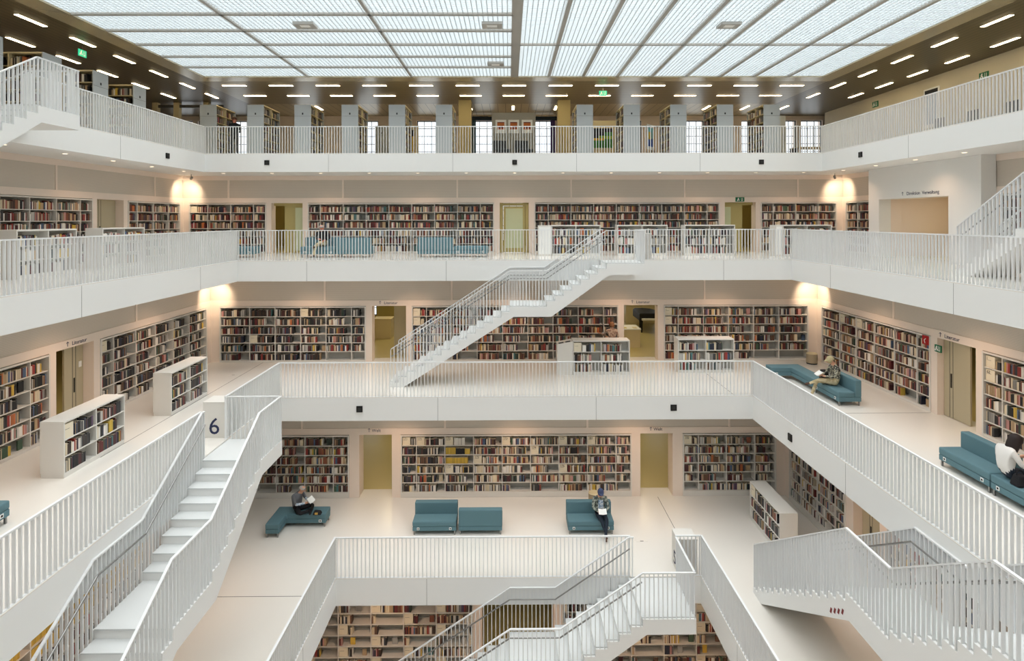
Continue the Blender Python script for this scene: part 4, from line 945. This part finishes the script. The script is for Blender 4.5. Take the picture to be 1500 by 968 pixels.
def cap_shell(o, place, hd, name, mt, cut, rx=.092, ry=.108, rz=.112, fwd=-.012, long=0, brim=None):
    """hair or cap: an ellipsoid shell round the skull, left open over the face; long > 0 lets it fall down the neck"""
    hc, lk, up, rt = hd; c = hc+up*.012+lk*fwd; m = MB(); P = []; nu, nv = 20, 11; F = []
    for j in range(nv+1):
        for i in range(nu):
            a = 2*PI*i/nu; front = max(0, math.cos(a)); lim = (PI*.5+cut[1])-(cut[1]-cut[0])*front**.5
            b = lim*j/nv; v = c+up*(math.cos(b)*rz)+lk*(math.sin(b)*math.cos(a)*ry)+rt*(math.sin(b)*math.sin(a)*rx)
            if long and j > nv*.6 and front < .35: v = v-up*long*((j/nv-.6)/.4)-lk*.0
            P.append(place(v))
    for j in range(nv):
        for i in range(nu): F.append((j*nu+i, j*nu+(i+1) % nu, (j+1)*nu+(i+1) % nu, (j+1)*nu+i))
    m.pts(P, F); h = m.build(name, mt, o, smooth=True)
    so = h.modifiers.new('thick', 'SOLIDIFY'); so.thickness = .008; so.offset = 1
    if brim:
        m = MB(); n = 10; P = []
        for k in range(n+1):
            a = -1.1+2.2*k/n; P.append((math.sin(a), math.cos(a)))
        for zz in (0, .008):
            for sx, cx in P:
                for rr, dz in ((1.0, 0), (1.75, -.02)): m.v.append(place(c+rt*(sx*rx*(1 if rr == 1 else 1.0))+lk*(cx*ry*rr)+up*(.035+dz+zz)))
        o2 = 2*(n+1)
        for k in range(n):
            a = 2*k; m.f += [(a, a+1, a+3, a+2), (o2+a+2, o2+a+3, o2+a+1, o2+a), (a+1, o2+a+1, o2+a+3, a+3)]; m.m += [0]*3
        m.build('cap_brim', brim, h)
    return h
def base_sit(): return dict(pel=(0, .02, .53), spi=(0, .06, .70), che=(0, .04, .90), nec=(0, .0, 1.07), hd0=(0, -.03, 1.15), hd1=(0, -.055, 1.225), hd2=(0, -.05, 1.30),
    shL=(-.18, .03, .98), elL=(-.24, -.10, .74), wrL=(-.10, -.31, .72), haL=(-.05, -.38, .73), shR=(.18, .03, .98), elR=(.24, -.10, .74), wrR=(.10, -.31, .72), haR=(.05, -.38, .73),
    hpL=(-.10, -.02, .51), knL=(-.12, -.46, .50), anL=(-.11, -.46, .10), toL=(-.12, -.60, .045), hpR=(.10, -.02, .51), knR=(.12, -.46, .50), anR=(.11, -.46, .10), toR=(.12, -.60, .045))
def open_book(loc, yaw, tilt, lb, cov=(70, 30, 28)):
    R = Matrix.Rotation(yaw, 4, 'Z') @ Matrix.Rotation(tilt, 4, 'X')
    def f(x, y, z): v = R @ Vector((x, y, z)); return (loc[0]+v.x, loc[1]+v.y, loc[2]+v.z)
    t = thing('open_book', loc, lb, 'book')
    for s_ in (-1, 1):
        m = MB(f); m.hexa([(0, -.1, -.004), (s_*.13, -.1, .022), (s_*.13, .1, .022), (0, .1, -.004), (0, -.1, 0), (s_*.13, -.1, .026), (s_*.13, .1, .026), (0, .1, 0)]); m.build('cover', mat('cover_%d' % cov[0], cov, .6), t)
        m = MB(f); m.hexa([(0, -.095, .0), (s_*.123, -.095, .027), (s_*.123, .095, .027), (0, .095, .0), (0, -.095, .012), (s_*.123, -.095, .036), (s_*.123, .095, .036), (0, .095, .012)]); m.build('pages', M_WHITE, t)
DEN = mat('dark_denim', (34, 44, 58), .8); KHK = camo('khaki_cloth', (206, 192, 156), (176, 160, 124), 9); BLK = mat('black_cloth', (24, 24, 28), .85); GRYV = mat('grey_vest', (104, 106, 110), .85)
CAMO = camo('patterned_jacket', (74, 82, 80), (158, 164, 152), 16); CAMO2 = camo('dark_patterned_jacket', (34, 34, 40), (170, 166, 146), 20); WHT = mat('white_blouse', (228, 226, 222), .8); TWEED = camo('mottled_jacket', (150, 120, 104), (196, 172, 150), 14)
SHB = mat('brown_shoe', (74, 48, 34), .5); SHK = mat('black_shoe', (22, 22, 24), .5); CHK = camo('checked_sleeve', (214, 220, 226), (120, 150, 180), 22)
# man in a cap reading, fifth floor
J = base_sit(); J.update(knL=(-.02, -.46, .52), anL=(.10, -.52, .12), toL=(.09, -.66, .05), knR=(.13, -.46, .52), anR=(.05, -.66, .10), toR=(.06, -.80, .06), hd0=(0, -.06, 1.14), hd1=(0, -.10, 1.205), hd2=(0, -.105, 1.285))
o, pl, hd = person('person in a blue cap and patterned jacket reading on the right fifth-floor sofa', (2.60, 7.32, z5), 0, J, dict(top=CAMO, arm=CAMO, leg=DEN, shoe=SHB, skin=SKIN), look=(0, -1, -.6))
CAPB = mat('blue_cap', (62, 72, 104), .8); cap_shell(o, pl, hd, 'cap', CAPB, (1.15, .1), brim=CAPB)
m = MB(); a = [(-.07, -.092, .98), (.07, -.092, .98), (.09, -.098, .72), (-.09, -.098, .72)]; m.hexa([pl(q) for q in a]+[pl((q[0], q[1]-.012, q[2])) for q in a]); m.build('shirt_front', CHK, o, bevel=.004)
open_book(pl((0, -.42, .765)), 0, .5, 'open book held by the person in the blue cap')
# bald man on the L bench
J = base_sit(); J.update(che=(0, -.02, .88), nec=(0, -.10, 1.03), hd0=(0, -.15, 1.10), hd1=(.0, -.185, 1.165), hd2=(0, -.19, 1.245), knL=(-.30, -.34, .54), anL=(.06, -.42, .49), toL=(.17, -.44, .49), knR=(.30, -.34, .54), anR=(-.04, -.50, .48), toR=(-.14, -.56, .47), wrL=(-.08, -.34, .76), haL=(-.03, -.41, .79), wrR=(.10, -.34, .76), haR=(.05, -.41, .79))
o, pl, hd = person('bald person in a grey vest sitting cross-legged on the L-shaped bench, seen from behind', (-7.0, 7.75, z5), PI/2-.35, J, dict(top=GRYV, arm=CHK, leg=BLK, shoe=SHK, skin=SKIN), look=(0, -1, -.7))
cap_shell(o, pl, hd, 'hair', mat('grey_hair', (170, 164, 156), .8), (1.3, .25), rz=.05, ry=.104, rx=.088, fwd=-.02)
open_book(pl((.01, -.47, .84)), PI/2-.35, .7, 'open book held by the bald person on the bench', (190, 196, 200))
bg = thing('shoulder_bag', pl((.05, -.62, .42)), 'soft black bag lying on the L-shaped bench by the bald person', 'bag'); m = MB()
x, y, zz = pl((.05, -.7, .42)); m.hexa([(x-.14, y-.1, zz), (x+.14, y-.1, zz), (x+.14, y+.1, zz), (x-.14, y+.1, zz), (x-.09, y-.06, zz+.12), (x+.1, y-.06, zz+.1), (x+.1, y+.06, zz+.1), (x-.09, y+.06, zz+.12)]); m.build('body', BLK, bg, bevel=.03); m = MB(); m.box(x-.05, x+.04, y-.108, y-.07, zz+.03, zz+.08); m.build('patch', mat('ochre_patch', (200, 160, 80), .8), bg)
# reader in the patterned jacket, sixth floor right
J = base_sit(); J.update(hd0=(0, -.07, 1.13), hd1=(0, -.115, 1.195), hd2=(0, -.125, 1.27), knL=(-.13, -.46, .51), anL=(-.12, -.62, .10), toL=(-.14, -.76, .05), knR=(.02, -.42, .60), anR=(-.20, -.64, .42), toR=(-.26, -.76, .38))
o, pl, hd = person('person in a dark patterned jacket and khaki trousers reading on the right-hand sofa, sixth floor', (9.86, 7.15, z6), -PI/2, J, dict(top=CAMO2, arm=CAMO2, leg=KHK, shoe=SHB, skin=SKIN), look=(0, -1, -.6))
HATB = mat('beige_hat', (182, 170, 132), .85); cap_shell(o, pl, hd, 'hat', HATB, (1.2, .25), brim=HATB)
open_book(pl((0, -.45, .77)), -PI/2, .6, 'open book held by the person in the patterned jacket', (216, 208, 190))
bp = thing('backpack', pl((-.38, -.1, .42)), 'small dark backpack on the sofa beside the person in the patterned jacket', 'backpack'); x, y, zz = pl((-.42, -.06, .422)); m = MB(); m.box(x-.1, x+.1, y-.12, y+.12, zz, zz+.36); m.build('body', BLK, bp, bevel=.05); m = MB(); m.box(x-.13, x-.09, y-.08, y+.08, zz+.04, zz+.2); m.build('pocket', BLK, bp, bevel=.02)
# woman in white at the right edge
J = base_sit(); J.update(che=(0, -.0, .88), nec=(0, -.06, 1.03), hd0=(0, -.11, 1.10), hd1=(0, -.15, 1.165), hd2=(0, -.16, 1.245), wrL=(-.12, -.32, .80), haL=(-.07, -.38, .84), wrR=(.12, -.32, .80), haR=(.07, -.38, .84))
o, pl, hd = person('person with long dark hair in a white blouse on the low bench, sixth floor', (9.66, .74, z6+.02), PI/2-.1, J, dict(top=WHT, arm=WHT, leg=DEN, shoe=SHK, skin=SKIN), look=(0, -1, -.5))
cap_shell(o, pl, hd, 'hair', mat('black_brown_hair', (36, 26, 24), .6), (1.1, .6), rx=.108, ry=.118, long=.3)
bg = thing('handbag', (9.62, .40, z6+.42), 'black handbag on the low bench beside the woman in white', 'bag'); m = MB(); m.hexa([(9.50, .33, z6+.425), (9.74, .33, z6+.425), (9.74, .55, z6+.425), (9.50, .55, z6+.425), (9.55, .37, z6+.64), (9.71, .37, z6+.64), (9.71, .51, z6+.64), (9.55, .51, z6+.64)]); m.build('body', BLK, bg, bevel=.03)
m = MB()
for k in range(8): a, b = PI*k/8, PI*(k+1)/8; m.tube((9.63+.07*math.cos(a), .44, z6+.63+.09*math.sin(a)), (9.63+.07*math.cos(b), .44, z6+.63+.09*math.sin(b)), .01, 6)
m.build('strap', BLK, bg)
# bald reader on the seventh floor
J = base_sit(); J.update(che=(.03, -.0, .88), nec=(.02, -.06, 1.04), hd0=(0, -.1, 1.11), hd1=(-.01, -.135, 1.18), hd2=(-.01, -.14, 1.255), knL=(-.16, -.46, .5), anL=(-.22, -.6, .1), toL=(-.25, -.73, .05), knR=(.0, -.44, .6), anR=(-.2, -.58, .42), toR=(-.27, -.7, .4), elR=(.3, -.1, .76), wrR=(.16, -.3, .68), haR=(.1, -.36, .66))
o, pl, hd = person('bald person in a black jacket and khaki trousers on the left seventh-floor sofa', (-7.55, 11.85, z7), .15, J, dict(top=BLK, arm=BLK, leg=KHK, shoe=SHB, skin=SKIN_R), look=(0, -1, -.5))
cap_shell(o, pl, hd, 'hair', mat('grey_hair', (170, 164, 156), .8), (1.3, .25), rz=.05, ry=.104, rx=.088, fwd=-.02)
# standing figures
def base_stand(): return dict(pel=(0, .0, .95), spi=(0, .01, 1.12), che=(0, .0, 1.32), nec=(0, -.01, 1.48), hd0=(0, -.03, 1.56), hd1=(0, -.045, 1.635), hd2=(0, -.04, 1.715),
    shL=(-.19, .0, 1.41), elL=(-.25, .02, 1.12), wrL=(-.20, -.16, .95), haL=(-.18, -.22, .92), shR=(.19, .0, 1.41), elR=(.25, .02, 1.12), wrR=(.2, -.16, .95), haR=(.18, -.22, .92),
    hpL=(-.10, 0, .92), knL=(-.11, -.03, .5), anL=(-.12, .02, .09), toL=(-.13, -.13, .045), hpR=(.10, 0, .92), knR=(.11, -.03, .5), anR=(.12, .02, .09), toR=(.13, -.13, .045))
J = base_stand(); J.update(wrL=(-.12, -.34, 1.18), haL=(-.1, -.42, 1.2), wrR=(.12, -.34, 1.18), haR=(.1, -.42, 1.2), hd1=(0, -.06, 1.63), hd2=(0, -.07, 1.71))
o, pl, hd = person('person in a black jacket standing at the bookcases behind the top-floor railing', (-11.98, 14.0, z8), -PI/2-.75, J, dict(top=BLK, arm=BLK, leg=BLK, shoe=SHK, skin=SKIN_R), look=(0, -1, -.2))
cap_shell(o, pl, hd, 'hair', mat('brown_hair', (96, 66, 48), .7), (.9, .3))
J = base_stand(); J.update(elL=(-.32, -.12, 1.2), wrL=(-.42, -.3, 1.22), haL=(-.46, -.37, 1.24))
o, pl, hd = person('person with brown hair in a mottled jacket standing at the sixth-floor back shelf', (3.72, 11.38, z6), PI, {k: (v[0]*-1, v[1], v[2]) for k, v in J.items()}, dict(top=TWEED, arm=TWEED, leg=DEN, shoe=SHB, skin=SKIN), .93, look=(0, -1, -.2))
cap_shell(o, pl, hd, 'hair', mat('light_brown_hair', (138, 94, 60), .7), (.95, .5), rx=.1, ry=.112, long=.04)
# ------------------------------------------------------------------ cream label blocks and books
def visible(dg, pts):
    n = 0
    for p in pts:
        d = Vector(p)-CAM; L = d.length; d /= L
        h = SC.ray_cast(dg, CAM, d, distance=L-.03)
        if not h[0]: n += 1
    return n/len(pts)
bpy.context.view_layer.update(); DG = bpy.context.evaluated_depsgraph_get()
for fr_, ang, u, v, z, h, num, lab in BLOCKS:
    P_ = [fr_(u+.02, v+.02, z+.03), fr_(u+.24, v+.02, z+.03), fr_(u+.13, v+.02, z+h*.9)]
    t = thing('shelf_label', fr_(u, v, z), 'cream label block'+(' numbered %s' % num if num else '')+', '+lab, 'label block', 'cream label blocks on the shelves')
    MB(fr_).box(u, u+.27, v+.03, v+.20, z+.001, z+h).build('block', M_CARD, t, bevel=.003)
    MB(fr_).box(u+.03, u+.16, v+.027, v+.0298, z+h*.62, z+h*.64).build('printed_line', M_JOINT, t)
    if num: mesh_text(num, .1, fr_(u+.03, v+.029, z+h*.68), ang, M_BLACK, 'numeral', t, 'LEFT')
cand = []
for i, b in enumerate(BOOKS):
    p, ang, t, d, h = b[:5]; ca, sa = math.cos(ang), math.sin(ang)
    c = Vector((p[0]+ca*t/2, p[1]+sa*t/2, p[2]+h/2))
    if not inframe(*c): continue
    nrm = Vector((sa, -ca, 0)); dv = CAM-c; L = dv.length
    cand.append((t*h*max(.05, nrm.dot(dv)/L)/(L*L), i, c, (ca, sa, t, h, nrm)))
cand.sort(key=lambda q: -q[0])
chosen = set()
for ar, i, c, (ca, sa, t, h, nrm) in cand:
    if len(chosen) >= 300: break
    q = c+nrm*.006
    if visible(DG, [q, q+Vector((0, 0, h*.42)), q-Vector((0, 0, h*.35))]) > .5: chosen.add(i)
def book_mat(name, objcol):
    m = bpy.data.materials.new(name); m.use_nodes = True; nt = m.node_tree; b = nt.nodes['Principled BSDF']; b.inputs['Roughness'].default_value = .5
    if objcol: n = nt.nodes.new('ShaderNodeObjectInfo'); nt.links.new(n.outputs['Color'], b.inputs['Base Color'])
    else: n = nt.nodes.new('ShaderNodeAttribute'); n.attribute_name = 'cover_colour'; nt.links.new(n.outputs['Color'], b.inputs['Base Color'])
    return m
M_COVER = book_mat('book_cover', True); M_BOOKS = book_mat('book_covers', False); M_PAGES = mat('book_pages', (226, 218, 198), .7)
m = MB()                                              # unit book: rounded spine at y=0, two boards, pages inset at the top
m.hexa([(.08, -.035, 0), (.92, -.035, 0), (1, .03, 0), (0, .03, 0), (.08, -.035, 1), (.92, -.035, 1), (1, .03, 1), (0, .03, 1)])
m.box(0, .09, .03, 1, 0, 1); m.box(.91, 1, .03, 1, 0, 1); m.box(.09, .91, .03, .96, .02, .975, 1)
BM_ = bpy.data.meshes.new('book'); BM_.from_pydata(m.v, [], m.f); BM_.materials.append(M_COVER); BM_.materials.append(M_PAGES); BM_.polygons.foreach_set('material_index', m.m)
BV, BF, BC = [], [], []
for i, (p, ang, t, d, h, col, (k, lab)) in enumerate(BOOKS):
    base = np.array(lin(PAL[col])); jit = random.uniform(.8, 1.2); c = tuple(min(1, float(x)*jit) for x in base)+(1,)
    if i in chosen:
        o = bpy.data.objects.new('book', BM_); C.objects.link(o); o.location = (p[0], p[1], p[2]+.001); o.rotation_euler = (0, 0, ang); o.scale = (t, d, h); o.color = c
        sz = 'thick ' if t > .045 else 'thin ' if t < .022 else ''
        tag(o, '%s%s book, %s from left, %s' % (sz, col.replace(' ', '-'), ordn(k), lab), 'book', 'books on the shelves')
        continue
    ca, sa = math.cos(ang), math.sin(ang); n = len(BV)
    for z in (p[2]+.001, p[2]+h):
        for x, y in ((0, 0), (t, 0), (t, d), (0, d)): BV.append((p[0]+ca*x-sa*y, p[1]+sa*x+ca*y, z))
    BF += [(n, n+1, n+5, n+4), (n+1, n+2, n+6, n+5), (n+3, n, n+4, n+7), (n+2, n+3, n+7, n+6)]; BC += [c]*4
    BF.append((n+4, n+5, n+6, n+7)); BC.append(tuple(lin((214, 204, 184)))+(1,))
me = bpy.data.meshes.new('books'); me.from_pydata(BV, [], BF); at = me.attributes.new('cover_colour', 'FLOAT_COLOR', 'FACE'); at.data.foreach_set('color', np.array(BC, dtype=np.float32).ravel()); me.materials.append(M_BOOKS)
o = bpy.data.objects.new('book', me); C.objects.link(o); tag(o, 'the many smaller books filling the shelves on all floors', 'book', None, 'stuff')
print('BOOKS', len(BOOKS), 'single', len(chosen), 'objects', len(bpy.data.objects))
